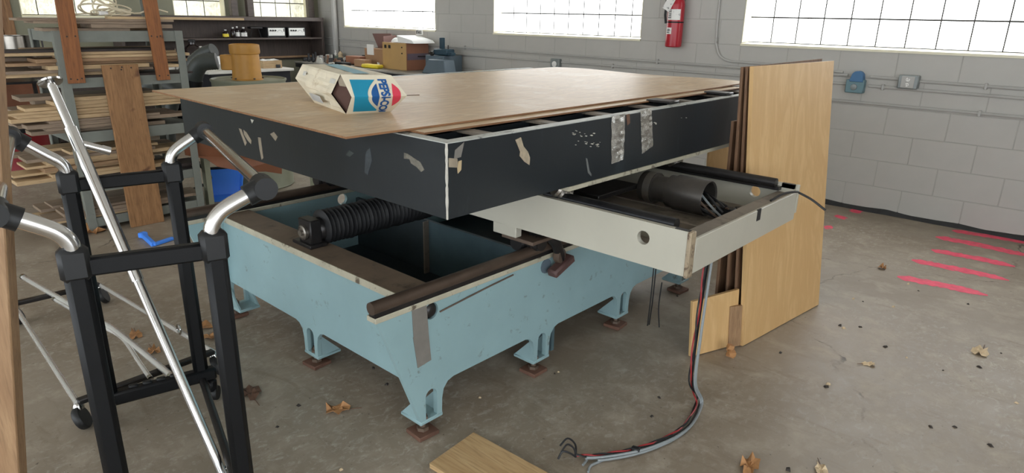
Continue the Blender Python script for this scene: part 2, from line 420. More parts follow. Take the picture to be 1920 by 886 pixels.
# brown boarding on the near part of the left wall
for i in range(16):
    y = .1+i*.115
    struct(MB().box(WX, WX+.02+.008*(i % 3), y+.003, y+.112, .35, 2.6).build('trim_%d' % (i+1), 'brownwall', None, .003))

# conduits and fittings on the back wall
def conduit(label, paths, r=.011, clips=()):
    t = thing('conduit', label, 'conduit', (paths[0][0][0], WY, paths[0][0][2]))
    for p in paths: MB().tube(p, r, 8).build('pipe', 'conduit', t)
    for (x, z) in clips: MB().box(x-.009, x+.009, WY-.026, WY, z-.022, z+.022).build('clip', 'conduit', t, .003)
    return t
yc = WY-.0125
conduit('upper of the two painted conduits running along the block wall', [[(-8.9, yc, 1.06), (-1.62, yc, 1.03)], [(-1.46, yc, 1.03), (-1.262, yc, 1.028)], [(-1.125, yc, 1.022), (.6, yc, 1.01)]], .011, [(-5.9, 1.05), (-3.3, 1.038), (-.72, 1.018)])
conduit('lower of the two painted conduits running along the block wall', [[(-8.9, yc, .965), (-4.57, yc, .966)], [(-4.44, yc, .966), (-1.62, yc, .966)], [(-1.46, yc, .962), (.6, yc, .952)]], .011, [(-6.6, .965), (-3.8, .966), (-1.36, .961)])
conduit('single low conduit on the block wall right of the leaning panels', [[(-2.9, yc, .832), (.6, yc, .835)]], .011, [(-.72, .833)])
conduit('vertical conduit with a sweeping bend beside the fire extinguisher', [spline([(-2.754, yc, 3.3), (-2.75, yc, 1.6), (-2.742, yc, 1.28), (-2.73, yc, 1.2), (-2.69, yc, 1.12), (-2.6, yc, 1.082), (-2.45, yc, 1.078), (-1.95, yc, 1.07), (-1.66, yc, 1.05)], 5)], .011, [(-2.738, 1.25)])
conduit('stout vertical pipe in the corner right of the dark shelf', [[(-8.53, WY-.045, .0), (-8.53, WY-.045, ZC)]], .042)
# outlet box at the right
t = thing('outlet_box', 'grey metal outlet box with a duplex socket on the wall conduit', 'outlet', (-1.19, WY, .97))
MB().box(-1.258, -1.125, WY-.06, WY, .965, 1.062).build('box', 'galv', t, .006)
MB().box(-1.236, -1.15, WY-.064, WY-.06, .972, 1.055).build('face_plate', 'conduit', t, .003)
for z in (.995, 1.032):
    s = MB().lathe([(.014, 0), (.013, .004)], (-1.193, WY-.064, z), (0, -1, 0), 14).build('socket', 'lab', t)
    for dx in (-.005, .005): MB().box(-1.193+dx-.0012, -1.193+dx+.0012, WY-.0695, WY-.068, z-.004, z+.004).build('slot', 'ink', s)
t = thing('outlet_box', 'blue-green switch box with a bright blue cover on the wall', 'outlet', (-1.54, WY, .9))
MB().box(-1.612, -1.482, WY-.065, WY, .905, 1.005).build('box', paint('blue_green_box', (104, 134, 142), .5), t, .006)
MB().prism(arc((-1.538, 1.028), .042, 0, 180, 8)+[(-1.59, 1.0), (-1.585, .99), (-1.49, .99)], [], lambda a, b: (a, WY-.075, b), lambda a, b: (a, WY-.01, b)).build('cover', 'bluebox', t, .003)
MB().lathe([(.024, 0), (.022, .006), (.01, .008)], (-1.55, WY-.065, .95), (0, -1, 0), 14).build('socket', 'galv', t)
t = thing('outlet_box', 'small pale outlet box on the lower conduit behind the table', 'outlet', (-4.505, WY, .9))
MB().box(-4.565, -4.445, WY-.05, WY, .885, 1.0).build('box', 'galv', t, .008)
MB().prism(arc((-4.505, .945), .03, 0, 360, 12)[:-1], [], lambda a, b: (a, WY-.055, b), lambda a, b: (a, WY-.05, b)).build('socket', 'lab', t)
# fire extinguisher
fx, fy = -3.112, WY-.09
t = thing('fire_extinguisher', 'red fire extinguisher with white labels hanging on the wall between the windows', 'fire extinguisher', (fx, WY, 1.18))
MB().lathe([(.064, 0), (.072, .008), (.073, .03), (.073, .36), (.066, .395), (.045, .42), (.022, .432), (.02, .46)], (fx, fy, 1.178), (0, 0, 1), 24).build('cylinder', 'red', t)
MB().lathe([(.0745, 0), (.0745, .012)], (fx, fy, 1.385), (0, 0, 1), 24).build('strap', 'blkplastic', t)
MB().box(fx-.03, fx+.03, WY-.03, WY, 1.2, 1.62).build('bracket', 'steel', t)
MB().tube([(fx-.02, fy-.02, 1.64), (fx-.085, fy-.03, 1.6), (fx-.09, fy-.03, 1.45), (fx-.083, fy-.02, 1.38)], .011, 8).build('hose', 'rubber', t)
MB().box(fx-.02, fx+.1, fy-.02, fy+.02, 1.63, 1.66).build('handle', 'steel', t)
def curved(name, a0, a1, z0, z1, r, mat, parent):
    m = MB(); n = 8; vs = []
    for i in range(n+1):
        a = math.radians(a0+(a1-a0)*i/n)
        for z in (z0, z1): vs.append((fx+r*math.cos(a), fy+r*math.sin(a), z))
    m.add(vs, [(2*i, 2*i+2, 2*i+3, 2*i+1) for i in range(n)]); return m.build(name, mat, parent)
l = curved('label', 235, 330, 1.41, 1.5, .0742, 'lab', t)
for k, z in enumerate((1.425, 1.44, 1.456, 1.474, 1.488)): curved('print_line', 240+3*k, 268, z, z+.007, .0748, 'ink', l)
l = curved('label', 228, 278, 1.29, 1.345, .0742, 'lab', t)
for z in (1.3, 1.314, 1.327): curved('print_line', 236, 262, z, z+.006, .0748, 'ink', l)
MB().obox((fx-.035, fy-.075, 1.545), (.075, .003, .12), rot=Matrix.Rotation(.5, 3, 'Y')).build('inspection_tag', 'lab', t)

# ------------------------------------------------------------------ blue machine base
XR, XL = -1.565, -2.97
base = thing('machine_bed', 'light blue steel machine base standing on levelling feet', 'machine base', (-2.27, 2.2, 0))
LEGY = [1.327, 1.93, 2.54, 3.15]
def leg_fillet(yc, zb, side):
    """points down one side of a leg: side -1 arrives from lower y, +1 leaves to higher y"""
    p = [(.105, zb), (.078, zb-.008), (.058, zb-.03), (.05, zb-.065), (.048, .05)]
    return [(yc-a, z) for a, z in p] if side < 0 else [(yc+a, z) for a, z in reversed(p)]
def arch(yc): return [(yc-.026, .062), (yc+.026, .062), (yc+.026, .145)]+arc((yc, .148), .026, 10, 170, 6)+[(yc-.026, .145)]
def side_plate(x, th, mat):
    out = [(1.115, .502), (LEGY[0]-.045, .05)]+leg_fillet(LEGY[0], .182, 1)
    for yv in LEGY[1:3]: out += leg_fillet(yv, .182, -1)+leg_fillet(yv, .182, 1)
    out += leg_fillet(LEGY[3], .182, -1)+[(LEGY[3]+.045, .05), (3.36, .502)]
    holes = [arch(v) for v in LEGY]
    holes += [arc((y, .468), .03, 0, 360, 14)[:-1] for y in (1.335, 1.935, 2.54, 3.1)]
    m = MB().prism(out, holes, lambda a, b: (x-th/2, a, b), lambda a, b: (x+th/2, a, b))
    return m.build('side_plate', mat, base)
side_plate(XR, .02, 'blue'); side_plate(XL, .02, 'blue')
def cross_plate(y, z1=.5, legs=True):
    yy = -2.268
    def f(xc, s): return leg_fillet(xc, .182, s)
    out = [(XL+.01, z1), (XL+.01, .182)]+(f(yy, -1)+f(yy, 1) if legs else [])+[(XR-.01, .182), (XR-.01, z1)]
    return MB().prism(out, [arch(yy)] if legs else [], lambda a, b: (a, y, b), lambda a, b: (a, y+.018, b)).build('cross_plate', 'blue', base)
cross_plate(1.288); cross_plate(3.2); MB().box(XL+.01, -2.366, 2.02, 2.038, .05, .46).build('inner_plate', 'innershade', base); MB().box(-2.364, XR-.01, 2.02, 2.038, .05, .46).build('inner_plate', 'innershade2', base)  # inner plate in two tones, shade painted into both halves
for y0, y1 in ((1.278, 1.415), (3.1, 3.225)): 
    o = MB().box(XL+.012, XR-.012, y0, y1, .5, .514).build('top_flange', 'flange', base, .002)
MB().box(XL+.012, XR-.012, 1.2745, 1.278, .488, .515).build('flange_edge', 'cream', base)
MB().box(-2.369, -2.361, 1.99, 2.02, .12, .46).build('stiffener', 'greyfloor', base)
MB().box(XL+.012, XR-.012, 1.306, 3.2, .186, .194).build('bottom_pan', 'innershade', base)  # pan coloured dark for the shade inside the base
for x in (XR, XL):
    s = 1 if x == XR else -1
    MB().box(x-.032, x+.014, 1.105, 3.37, .497, .516).build('rail_support', 'cream', base, .002)
    MB().box(x-.018, x+.012, 1.105, 3.37, .516, .535).build('rail_web', 'steel', base)
    MB().cyl((x-.002, 1.1, .547), (x-.002, 3.375, .547), .021, 16).build('rail', 'rail', base)
# feet
foot_spots = [(XR, y) for y in LEGY]+[(XL, y) for y in LEGY]+[(-2.268, 1.297), (-2.268, 3.21)]
for i, (x, y) in enumerate(foot_spots):
    mid = abs(x+2.268) < .01
    if mid: s = 1 if y < 2 else -1; c = (x, y+.012*s)
    else: s = -1 if x == XR else 1; c = (x+.008*s, y-.028)
    if mid: MB().box(x-.052, x+.052, min(y-.012*s, y+.1*s), max(y-.012*s, y+.1*s), .046, .06).build('foot_flange', 'blue', base, .003)
    else: MB().box(min(x-.012*s, x+.1*s), max(x-.012*s, x+.1*s), y-.052, y+.052, .046, .06).build('foot_flange', 'blue', base, .003)
    for k in (-.045, .045):
        if mid: vs = [(x+k-.004, y+.01*s, .06), (x+k+.004, y+.01*s, .06), (x+k+.004, y+.095*s, .06), (x+k-.004, y+.095*s, .06), (x+k-.004, y+.01*s, .15), (x+k+.004, y+.01*s, .15)]
        else: vs = [(x+.01*s, y+k-.004, .06), (x+.01*s, y+k+.004, .06), (x+.095*s, y+k+.004, .06), (x+.095*s, y+k-.004, .06), (x+.01*s, y+k-.004, .15), (x+.01*s, y+k+.004, .15)]
        MB().add(vs, [(0, 1, 2, 3), (0, 1, 5, 4), (2, 3, 4, 5), (0, 3, 4), (1, 2, 5)]).build('gusset', 'blue', base)
    ft = MB().obox((c[0], c[1], .009), (.085, .085, .016), .08*((i % 3)-1)).build('levelling_foot', 'rustpad', base, .002)
    MB().cyl((c[0], c[1], .015), (c[0], c[1], .085), .011, 10).build('bolt', 'rust', ft)
    MB().cyl((c[0], c[1], .017), (c[0], c[1], .03), .022, 6).build('nut', 'rust', ft)
    MB().cyl((c[0], c[1], .06), (c[0], c[1], .072), .02, 6).build('nut', 'rust', ft)
# duct tape and small fittings on the near side plate
MB().hexa([(XR+.0105, 1.268, .28), (XR+.0105, 1.328, .288), (XR+.0105, 1.318, .4), (XR+.0105, 1.252, .4), (XR+.0125, 1.268, .28), (XR+.0125, 1.328, .288), (XR+.0125, 1.318, .4), (XR+.0125, 1.252, .4)]).build('tape_strip', 'duct', base)
MB().hexa([(XR+.0105, 1.254, .4), (XR+.0105, 1.318, .4), (XR+.0105, 1.312, .498), (XR+.0105, 1.25, .498), (XR+.013, 1.254, .4), (XR+.013, 1.318, .4), (XR+.013, 1.312, .498), (XR+.013, 1.25, .498)]).build('tape_strip', 'duct', base)
MB().lathe([(.027, 0), (.027, .02), (.018, .03), (.012, .032)], (XR-.02, 1.337, .466), (1, 0, 0), 16).build('knob', 'steel', base)
MB().tube([(XR+.013, 1.37, .455), (XR+.014, 1.5, .468), (XR+.013, 1.62, .478), (XR+.013, 1.74, .486)], .003, 6).build('rod', 'rust', base)
# ball screw with its bearing block and rubber bellows
bx = -2.31
blk = MB().box(bx-.045, bx+.045, 1.325, 1.375, .514, .625).build('bearing_block', 'steel', base, .004)
MB().box(bx-.075, bx+.06, 1.31, 1.39, .514, .53).build('bearing_foot', 'steel', blk, .003)
MB().lathe([(.03, 0), (.03, .012), (.024, .016), (.022, .012), (.012, .012), (.012, .022)], (bx, 1.325, .572), (0, -1, 0), 20).build('bearing_ring', 'bare', blk)
MB().lathe([(.044, 0), (.05, .01), (.05, .02)], (bx, 1.375, .572), (0, 1, 0), 20).build('clamp_ring', 'steel', blk)
prof = []
for i in range(34):
    h = .02+i*.0205; prof += [(.056+.008*random.random(), h), (.071+.004*random.random(), h+.01)]
MB().lathe(prof, (bx, 1.375, .576), (0, 1, 0), 28).build('bellows', 'bellows', base, 0, 70)

# ------------------------------------------------------------------ white sliding carriage
YA, YB, XE, XO, ZA, ZB = 1.78, 2.66, -.87, -3.0, .657, .802
car = thing('sliding_carriage', 'off-white steel carriage frame sliding on the blue base', 'machine frame', (-1.6, 2.2, .6))
for y, s in ((YA, 1), (YB, -1)):
    holes = [arc((-1.035, .748), .023, 0, 360, 16)[:-1], arc((-2.3, .748), .023, 0, 360, 16)[:-1]]
    z0 = ZA; xe = XE-.012
    MB().prism([(XO, z0), (xe, z0), (xe, ZB), (XO, ZB)], holes, lambda a, b: (a, y, b), lambda a, b: (a, y+.05*s*.4, b)).build('side_channel', 'white', car)
    MB().box(XO, xe-.01, min(y+.022*s, y+.06*s), max(y+.022*s, y+.06*s), ZA+.001, ZA+.008).build('channel_flange', 'white', car)
    MB().box(XO, XE-.06, min(y+.012*s, y+.05*s), max(y+.012*s, y+.05*s), .776, .79).build('rail_seat', 'steel', car)
    MB().cyl((XO, y+.042*s, .803), (XE-.075, y+.042*s, .803), .0195, 16).build('guide_rail', paint('dark_guide_rod', (44, 44, 46), .3, .7, .25, 18) if s > 0 else 'steel', car)
    MB().box(XE-.06, XE-.012, min(y+.004*s, y+.02*s), max(y+.004*s, y+.02*s), .785, .8035).build('rubber_strip', 'rubber', car)
MB().box(XE-.012, XE, YA+.035, YB-.005, ZA+.004, .775).build('end_plate', 'white', car, .002)
MB().box(XE-.075, XE-.012, YA+.02, YB-.02, .752, .768).build('end_flange', 'greyfloor', car, .002)
MB().box(XE-.013, XE+.001, YA-.003, YA+.03, ZA-.004, ZB).build('corner_post', 'whitedirt', car, .002)
MB().box(XE-.012, XE+.002, YB-.004, YB+.01, ZA+.03, ZB).build('corner_post', 'white', car, .002)
MB().box(XE-.004, XE+.0015, 2.27, 2.3, .735, .777).build('tape_strip', 'ink', car)
for y0, y1, m_ in ((1.84, 1.98, 'greyfloor'), (1.995, 2.13, 'greyfloor'), (2.15, 2.32, 'greyfloor'), (2.34, 2.6, 'greyfloor')):
    MB().box(XO+.05, XE-.03, y0, y1, .668, .68+.012*(y0 > 2.1)).build('floor_plate', m_, car, .002)
MB().box(XO+.05, XE-.1, 1.985, 1.994, .668, .712).build('floor_rib', 'white', car)
MB().box(XO+.05, XE-.1, 2.135, 2.146, .668, .71).build('floor_rib', 'greyfloor', car)
# drive motor lying in the carriage
mo = MB().lathe([(.06, 0), (.062, .004), (.062, .06), (.052, .061), (.052, .12), (.064, .121), (.064, .15), (.07, .152), (.07, .28), (.067, .285), (.06, .28), (.06, .19), (.0, .19)], (-1.37, 2.33, .765), (1, 0, 0), 30).build('drive_motor', paint('motor_can', (70, 66, 62), .4, .5, .2, 12), car)
MB().lathe([(.063, 0), (.063, .03)], (-1.345, 2.33, .765), (1, 0, 0), 30).build('band', 'bare', mo)
for i in range(9):
    a = i*.7; q = [(-1.15+.01*i/9, 2.33+.04*math.cos(a), .765+.04*math.sin(a))]
    for k in range(1, 5): q.append((-1.15+.035*k, 2.33+.05*math.cos(a+k*.6)*(1-.1*k), .765-.012*k+.035*math.sin(a+k*.5)))
    MB().tube(spline(q, 4), .0045, 6).build('wire', ('bcable', 'bcable', 'gcable', 'rust')[i % 4], mo)
for i, (x, y, l) in enumerate(((-1.03, 2.37, .07), (-.985, 2.41, .05), (-.955, 2.38, .05))):
    MB().obox((x, y, .715), (l, .035, .04), .5*i).build('terminal_block', 'rubber', car, .004)
MB().box(-1.66, -1.38, 2.02, 2.3, .755, .775).build('mounting_plate', 'steel', car, .003)
for x in (-1.6, -1.43): MB().box(x-.015, x+.015, 2.03, 2.06, .68, .755).build('stand_off', 'steel', car)
# roller blocks on the base rails
def roller(parent, c, axis, mat='steel'):
    r = MB().lathe([(.012, -.03), (.03, -.03), (.034, -.02), (.026, -.012), (.034, -.004), (.026, .004), (.034, .012), (.026, .02), (.03, .03), (.012, .03)], c, axis, 18).build('roller', 'bare' if mat == 'bare' else 'steel', parent)
    return r
for x in (XR, XL):
    for y in (YA+.04, YB-.05):
        MB().box(x-.14, x-.02 if x == XR else x+.05, y-.035, y+.0, .612, .657).build('bracket', 'white', car, .003)
        MB().box(x-.1, x+.06, y-.028, y+.1, .598, .612).build('bracket_plate', 'rust', car, .002)
        roller(car, (x-.05, y+.03, .578), (0, 1, 0)); roller(car, (x+.012, y+.05, .586), (1, 0, 0))
if True:
    x, y = XR, 1.93
    MB().tube([(x+.03, y-.02, .615), (x+.045, y+.02, .57), (x+.042, y+.05, .52), (x+.036, y+.06, .49)], .022, 10).build('clamp_arm', 'steel', car)
    MB().obox((x+.05, y+.055, .468), (.05, .13, .035), rot=Matrix.Rotation(.35, 3, 'X')).build('clamp_shoe', paint('red_brown_shoe', (86, 62, 58), .6, 0, .2, 14), car, .008)
    MB().lathe([(.025, 0), (.03, .008), (.03, .03)], (x+.028, y+.045, .51), (1, .2, 0), 14).build('clamp_nut', 'rust', car)
    MB().box(x-.05, x+.03, y+.08, y+.12, .57, .66).build('stand', 'rust', car, .003)
    MB().lathe([(.03, 0), (.03, .012)], (XR+.002, 1.937, .468), (1, 0, 0), 16).build('cap', 'slate', car)

# ------------------------------------------------------------------ black table frame
TX0, TX1, TY0, TY1, TZ0, TZ1 = -3.066, -1.334, 1.211, 3.55, .862, 1.08
tb = thing('table_frame', 'deep black steel table frame with worn pale rim on top of the machine', 'table', (-2.2, 2.3, .86))
th = .026
MB().box(TX0, TX1, TY0, TY0+th, TZ0, TZ1-.003).build('front_side', 'black', tb)
MB().box(TX0, TX1, TY1-th, TY1, TZ0, TZ1-.003).build('rear_side', 'black', tb)
MB().box(TX1-th, TX1, TY0+th, TY1-th, TZ0, TZ1-.003).build('right_side', 'black', tb)
MB().box(TX0, TX0+th, TY0+th, TY1-th, TZ0, TZ1-.003).build('left_side', 'black', tb)
MB().box(TX0, TX1, TY0, TY0+th+.012, TZ1-.003, TZ1).build('rim', 'rim', tb)
MB().box(TX1-th-.012, TX1, TY0+th+.012, TY1, TZ1-.003, TZ1).build('rim', 'rim', tb)
MB().box(TX0, TX0+th+.012, TY0+th+.012, TY1, TZ1-.003, TZ1).build('rim', 'rim', tb)
for i, y in enumerate((1.42, 1.74, 2.06, 2.38, 2.7, 3.02, 3.3)):
    MB().box(TX0+th, TX1-th, y, y+.02, TZ0+.02, TZ1-.006).build('cross_rib', 'steel', tb)
    MB().box(TX1-th-.16, TX1-th, y-.02, y+.03, TZ1-.012, TZ1-.004).build('rib_cap', 'greyfloor', tb)
MB().box(TX0+th, TX1-th, TY0+th, TY1-th, TZ0, TZ0+.012).build('bottom_plate', 'black', tb)
MB().box(TX1-.17, TX1-.16, TY0+.03, TY1-.03, TZ0+.02, TZ1-.01).build('inner_rib', 'black', tb)
MB().box(TX1-.1, TX1+.003, 1.767, 3.2, TZ0-.016, TZ0-.001).build('lower_strip', 'cream', tb)
m = MB(); z = TZ0
pts = [(TZ0+(TZ1-TZ0)*i/22, .003+.0035*random.random()) for i in range(23)]
for (z0, w0), (z1, w1) in zip(pts, pts[1:]):
    m.hexa([(TX1-w0, TY0-.0012, z0), (TX1+.0012, TY0-.0012, z0), (TX1+.0012, TY0+w0*.6, z0), (TX1-w0, TY0+w0*.6, z0), (TX1-w1, TY0-.0012, z1), (TX1+.0012, TY0-.0012, z1), (TX1+.0012, TY0+w1*.6, z1), (TX1-w1, TY0+w1*.6, z1)])
m.build('bare_edge', 'chip', tb)
# tapes and chips, traced on the two near faces
def patch_front(name, px, mat, d=.0012):
    p = [gy(a, b, TY0) for a, b in px]
    return MB().prism([(q.x, q.z) for q in p], [], lambda a, b: (a, TY0-d, b), lambda a, b: (a, TY0+.001, b)).build(name, mat, tb)
def patch_right(name, px, mat, d=.0012):
    p = [gx(a, b, TX1) for a, b in px]
    return MB().prism([(q.y, q.z) for q in p], [], lambda a, b: (TX1+d, a, b), lambda a, b: (TX1-.001, a, b)).build(name, mat, tb)
patch_front('tape_strip', [(448, 240), (453, 242), (463, 268), (460, 273), (456, 262)], 'tape')
patch_front('tape_strip', [(457, 243), (463, 248), (472, 263), (471, 270), (464, 262), (458, 252)], 'tape')
patch_front('tape_strip', [(484, 257), (489, 258), (494, 296), (491, 299), (487, 280)], 'tape')
patch_front('tape_strip', [(507, 251), (514, 247), (521, 256), (517, 264)], 'tape')
patch_front('paint_chip', [(470, 223), (476, 225), (473, 231)], 'chip')
patch_front('paint_chip', [(758, 286), (765, 288), (775, 295), (788, 303), (796, 318), (790, 322), (782, 313), (771, 306), (768, 298), (758, 297)], paint('scuffed_patch', (110, 106, 96), .6, 0, .4, 60))
patch_front('paint_chip', [(649, 290), (656, 281), (664, 287), (657, 294)], paint('old_glue', (62, 68, 66), .6, 0, .2, 40))
patch_front('paint_chip', [(686, 285), (694, 277), (698, 300), (690, 328), (684, 322)], paint('old_scuff', (58, 64, 68), .6, 0, .3, 40))
patch_right('tape_strip', [(841, 296), (857, 297), (858, 314), (841, 313)], 'tape', .0016)
patch_right('tape_strip', [(853, 281), (870, 266), (864, 294), (851, 298)], 'duct')
patch_right('tape_strip', [(859, 302), (865, 300), (864, 318), (858, 325), (857, 314)], paint('pale_tape', (190, 168, 132), .6), .002)
patch_right('tape_strip', [(966, 262), (976, 257), (981, 274), (989, 284), (993, 295), (992, 309), (983, 303), (974, 292), (975, 284)], paint('wrinkled_tape', (176, 160, 136), .5, 0, .2, 60, bump=1.), .002)
def foil(px):
    """strip of crumpled foil tape between left and right outline points"""
    L, R = px; n = 14; k = 6; vs = []; 
    for i in range(n+1):
        t_ = i/n
        a = gx(L[0][0]+(L[1][0]-L[0][0])*t_, L[0][1]+(L[1][1]-L[0][1])*t_, TX1); b = gx(R[0][0]+(R[1][0]-R[0][0])*t_, R[0][1]+(R[1][1]-R[0][1])*t_, TX1)
        for j in range(k+1):
            q = a.lerp(b, j/k); q.x = TX1+.0015+.006*random.random()*(0 < j < k); q.y += .002*random.uniform(-1, 1); vs.append(q)
    fs = [(i*(k+1)+j, i*(k+1)+j+1, (i+1)*(k+1)+j+1, (i+1)*(k+1)+j) for i in range(n) for j in range(k)]
    return MB().add(vs, fs).build('foil_tape', 'foil', tb, 0, 12)
foil((((1146, 218), (1146, 307)), ((1172, 212), (1169, 297)))); foil((((1200, 207), (1203, 288)), ((1221, 203), (1224, 272))))
patch_right('paint_chip', [(1174, 215), (1180, 213), (1181, 230), (1176, 235)], 'leafd')
random.seed(11)
for cx, cy, n_, sx, sy in ((1086, 250, 13, 14, 8), (1100, 268, 9, 22, 5), (1228, 230, 4, 5, 3), (1120, 272, 5, 6, 4), (1280, 218, 2, 10, 6)):
    for i in range(n_):
        a, b = cx+random.gauss(0, sx*.6), cy+random.gauss(0, sy*.6); r = random.uniform(.7, 2.0)
        patch_right('paint_chip', [(a-r*1.6, b), (a-r*.2, b-r*.6), (a+r*1.4, b-r*.2), (a+r*.4, b+r*.7)], 'chip')
patch_right('paint_chip', [(1098, 296), (1101, 297), (1105, 320), (1109, 326), (1108, 330), (1102, 324)], paint('grey_scratch', (104, 106, 104), .6))
# rollers carrying the table on the carriage rails
for y in (YA+.045, YB-.045):
    for x in (-1.45, -2.7):
        MB().box(x-.06, x+.06, y-.03, y+.03, .848, .862).build('roller_mount', 'steel', tb, .002)
        for dx in (-.045, .045): roller(tb, (x+dx, y, .826), (.5, 1, .6 if dx < 0 else -.6), 'bare')
# two clamps on the sheet edge
for (px, py) in ((1240, 184), (1345, 171)):
    q = gx(px, py, TX1-.1)
    c = MB().box(TX1-.15, TX1-.035, q.y-.04, q.y+.04, TZ1+.001, TZ1+.012).build('edge_clamp', 'steel', tb, .003)
    MB().box(TX1-.06, TX1-.04, q.y-.02, q.y+.05, TZ1-.04, TZ1+.001).build('clamp_leg', 'galv', c, .003)

# ------------------------------------------------------------------ plywood sheets on the table
def sheet(name, label, c4, z, thk, warp, nx=14, ny=22):
    """c4: front-left, front-right, back-right, back-left in plan"""
    m = MB(); A, B, C, D = [Vector((*k, 0)) for k in c4]; vs = []
    def P(i, j, top):
        u, v = i/nx, j/ny; p = A.lerp(B, u).lerp(D.lerp(C, u), v); zz = z+warp(u, v)+(thk if top else 0); return (p.x, p.y, zz)
    top = [P(i, j, 1) for j in range(ny+1) for i in range(nx+1)]; bot = [P(i, j, 0) for j in range(ny+1) for i in range(nx+1)]
    N = len(top); fs = []
    for j in range(ny):
        for i in range(nx):
            a = j*(nx+1)+i; fs += [(a, a+1, a+nx+2, a+nx+1), (N+a+nx+1, N+a+nx+2, N+a+1, N+a)]
    rim = [i for i in range(nx+1)]+[j*(nx+1)+nx for j in range(1, ny+1)]+[ny*(nx+1)+i for i in range(nx-1, -1, -1)]+[j*(nx+1) for j in range(ny-1, 0, -1)]
    m.add(top+bot, fs); o = m.build(name, 'plytop', None, 0, 30); tag(o, label, 'plywood')
    e = MB(); 
    for a, b in zip(rim, rim[1:]+rim[:1]): e.add([top[a], top[b], bot[b], bot[a]], [(0, 1, 2, 3)])
    e.build('edge', 'plyedge', o); return o
sheet('plywood_sheet', 'lower thin plywood sheet lying on the black table frame', [(-2.95, 1.262), (-1.472, 1.25), (-1.468, 3.4), (-2.9, 3.4)], TZ1+.0005, .006, lambda u, v: 0)
def w2(u, v): return .0075+.006*max(0, v-.75)*4*(.5+.5*math.sin(3.1*u))+.004*(v > .9)*math.sin(u*9)
sheet('plywood_sheet', 'upper worn plywood sheet overhanging the table front under the soda carton', [(-2.955, 1.06), (-1.525, 1.02), (-1.52, 3.6), (-2.85, 3.56)], TZ1, .006, w2)
PZ = TZ1+.0137

# ------------------------------------------------------------------ soda carton
E1 = Vector((-.966, .259, 0)); E2 = Vector((.259, .966, 0)); OA = Vector((-1.885, 1.262, PZ))
def cp(a, b, z): return OA+E1*a+E2*b+Vector((0, 0, z))
A0, B0, C0_, D0 = cp(0, .004, 0), cp(-.01, .157, 0), cp(.36, .157, 0), cp(.33, .0, 0)
m0, m1, mr, ml, mbl = cp(.046, -.027, .062), cp(-.05, .008, .06), cp(-.098, .18, .062), cp(.49, -.02, .075), cp(.48, .19, .07)
t0, tr, tl_, tbl = cp(.034, .004, .125), cp(-.02, .16, .122), cp(.475, .007, .128), cp(.455, .165, .125)
ct = thing('soda_carton', 'torn white soda bottle carton with blue and red print lying on the table', 'carton', OA)
random.seed(5)
def crumple(q, amp, n=7):
    a, b, c, d = q; nrm = (b-a).cross(d-a).normalized(); vs = []
    for j in range(n+1):
        for i in range(n+1):
            p = a.lerp(b, i/n).lerp(d.lerp(c, i/n), j/n)
            if 0 < i < n and 0 < j < n: p = p+nrm*random.uniform(-amp, amp)
            vs.append(p)
    return vs, [(j*(n+1)+i, j*(n+1)+i+1, (j+1)*(n+1)+i+1, (j+1)*(n+1)+i) for j in range(n) for i in range(n)]
shell = MB(); inner = MB(); cen = cp(.2, .08, .06)
for q, amp in (((t0, tl_, ml, m0), .0055), ((m0, ml, D0, A0), .0055), ((t0, tr, mr, m1), 0), ((m1, mr, B0, A0), 0), ((t0, tr, tbl, tl_), .005),
               ((tr, tbl, mbl, mr), .003), ((mr, mbl, C0_, B0), .003), ((tl_, tbl, mbl, ml), .003), ((ml, mbl, C0_, D0), .003), ((A0, B0, C0_, D0), 0)):
    vs, fs = crumple(q, amp); shell.add(vs, fs)
    inner.add([cen+(v-cen)*.965 for v in vs], fs)
MB().hexa([k.lerp(cen, .07) for k in (m0, A0, m1, t0)]+[k.lerp(cen, .085) for k in (m0, A0, m1, t0)]).build('inner_divider', 'cartonin', ct)
MB().hexa([k.lerp(cen, .03) for k in (t0, t0.lerp(m1, .55), t0.lerp(m1, .3).lerp(m0, .35), t0.lerp(m0, .3))]+[k.lerp(cen, .04) for k in (t0, t0.lerp(m1, .55), t0.lerp(m1, .3).lerp(m0, .35), t0.lerp(m0, .3))]).build('torn_flap', 'tape', ct)
shell.build('card_body', 'carton', ct, 0, 16); inner.build('inner_card', 'cartonin', ct)
nu = (tr-t0).cross(m1-t0).normalized(); nl = (mr-m1).cross(A0-m1).normalized()
if nu.dot(E1) > 0: nu = -nu
if nl.dot(E1) > 0: nl = -nl
def face(s, v, off=.0012):
    if v <= 1: return t0.lerp(tr, s).lerp(m1.lerp(mr, s), v)+nu*off
    return m1.lerp(mr, s).lerp(A0.lerp(B0, s), v-1)+nl*off
def strip(name, mat, v0, v1, fl_, fr_, off=.0012):
    vs = []; fs = []; vv = sorted(set([v0+(v1-v0)*i/24 for i in range(25)]+([1.0] if v0 < 1 < v1 else [])))
    for v in vv: vs += [face(fl_(v), v, off), face(fr_(v), v, off)]
    for i in range(len(vv)-1): fs.append((2*i, 2*i+1, 2*i+3, 2*i+2))
    return MB().add(vs, fs).build(name, mat, ct)
def tt(v): return abs(1-v)/.59
strip('printed_panel', 'cyan', .24, 1.86, lambda v: .055+.05*tt(v), lambda v: min(.62, .30+.2*tt(v)**1.6))
strip('printed_emblem', 'navy', .41, 1.59, lambda v: .37+.215*tt(v)**1.8, lambda v: .5+.085*tt(v))
strip('printed_emblem', 'pred', .41, 1.59, lambda v: .74+.14*tt(v)**1.1, lambda v: .885+.05*math.sin(math.pi*min(1, tt(v))))
cu = bpy.data.curves.new('lettering', 'FONT'); cu.body = 'PEPSI-COLA'; cu.size = 1; cu.offset = .042; cu.space_character = .95
to = bpy.data.objects.new('lettering_tmp', cu); COL.objects.link(to); bpy.context.view_layer.update()
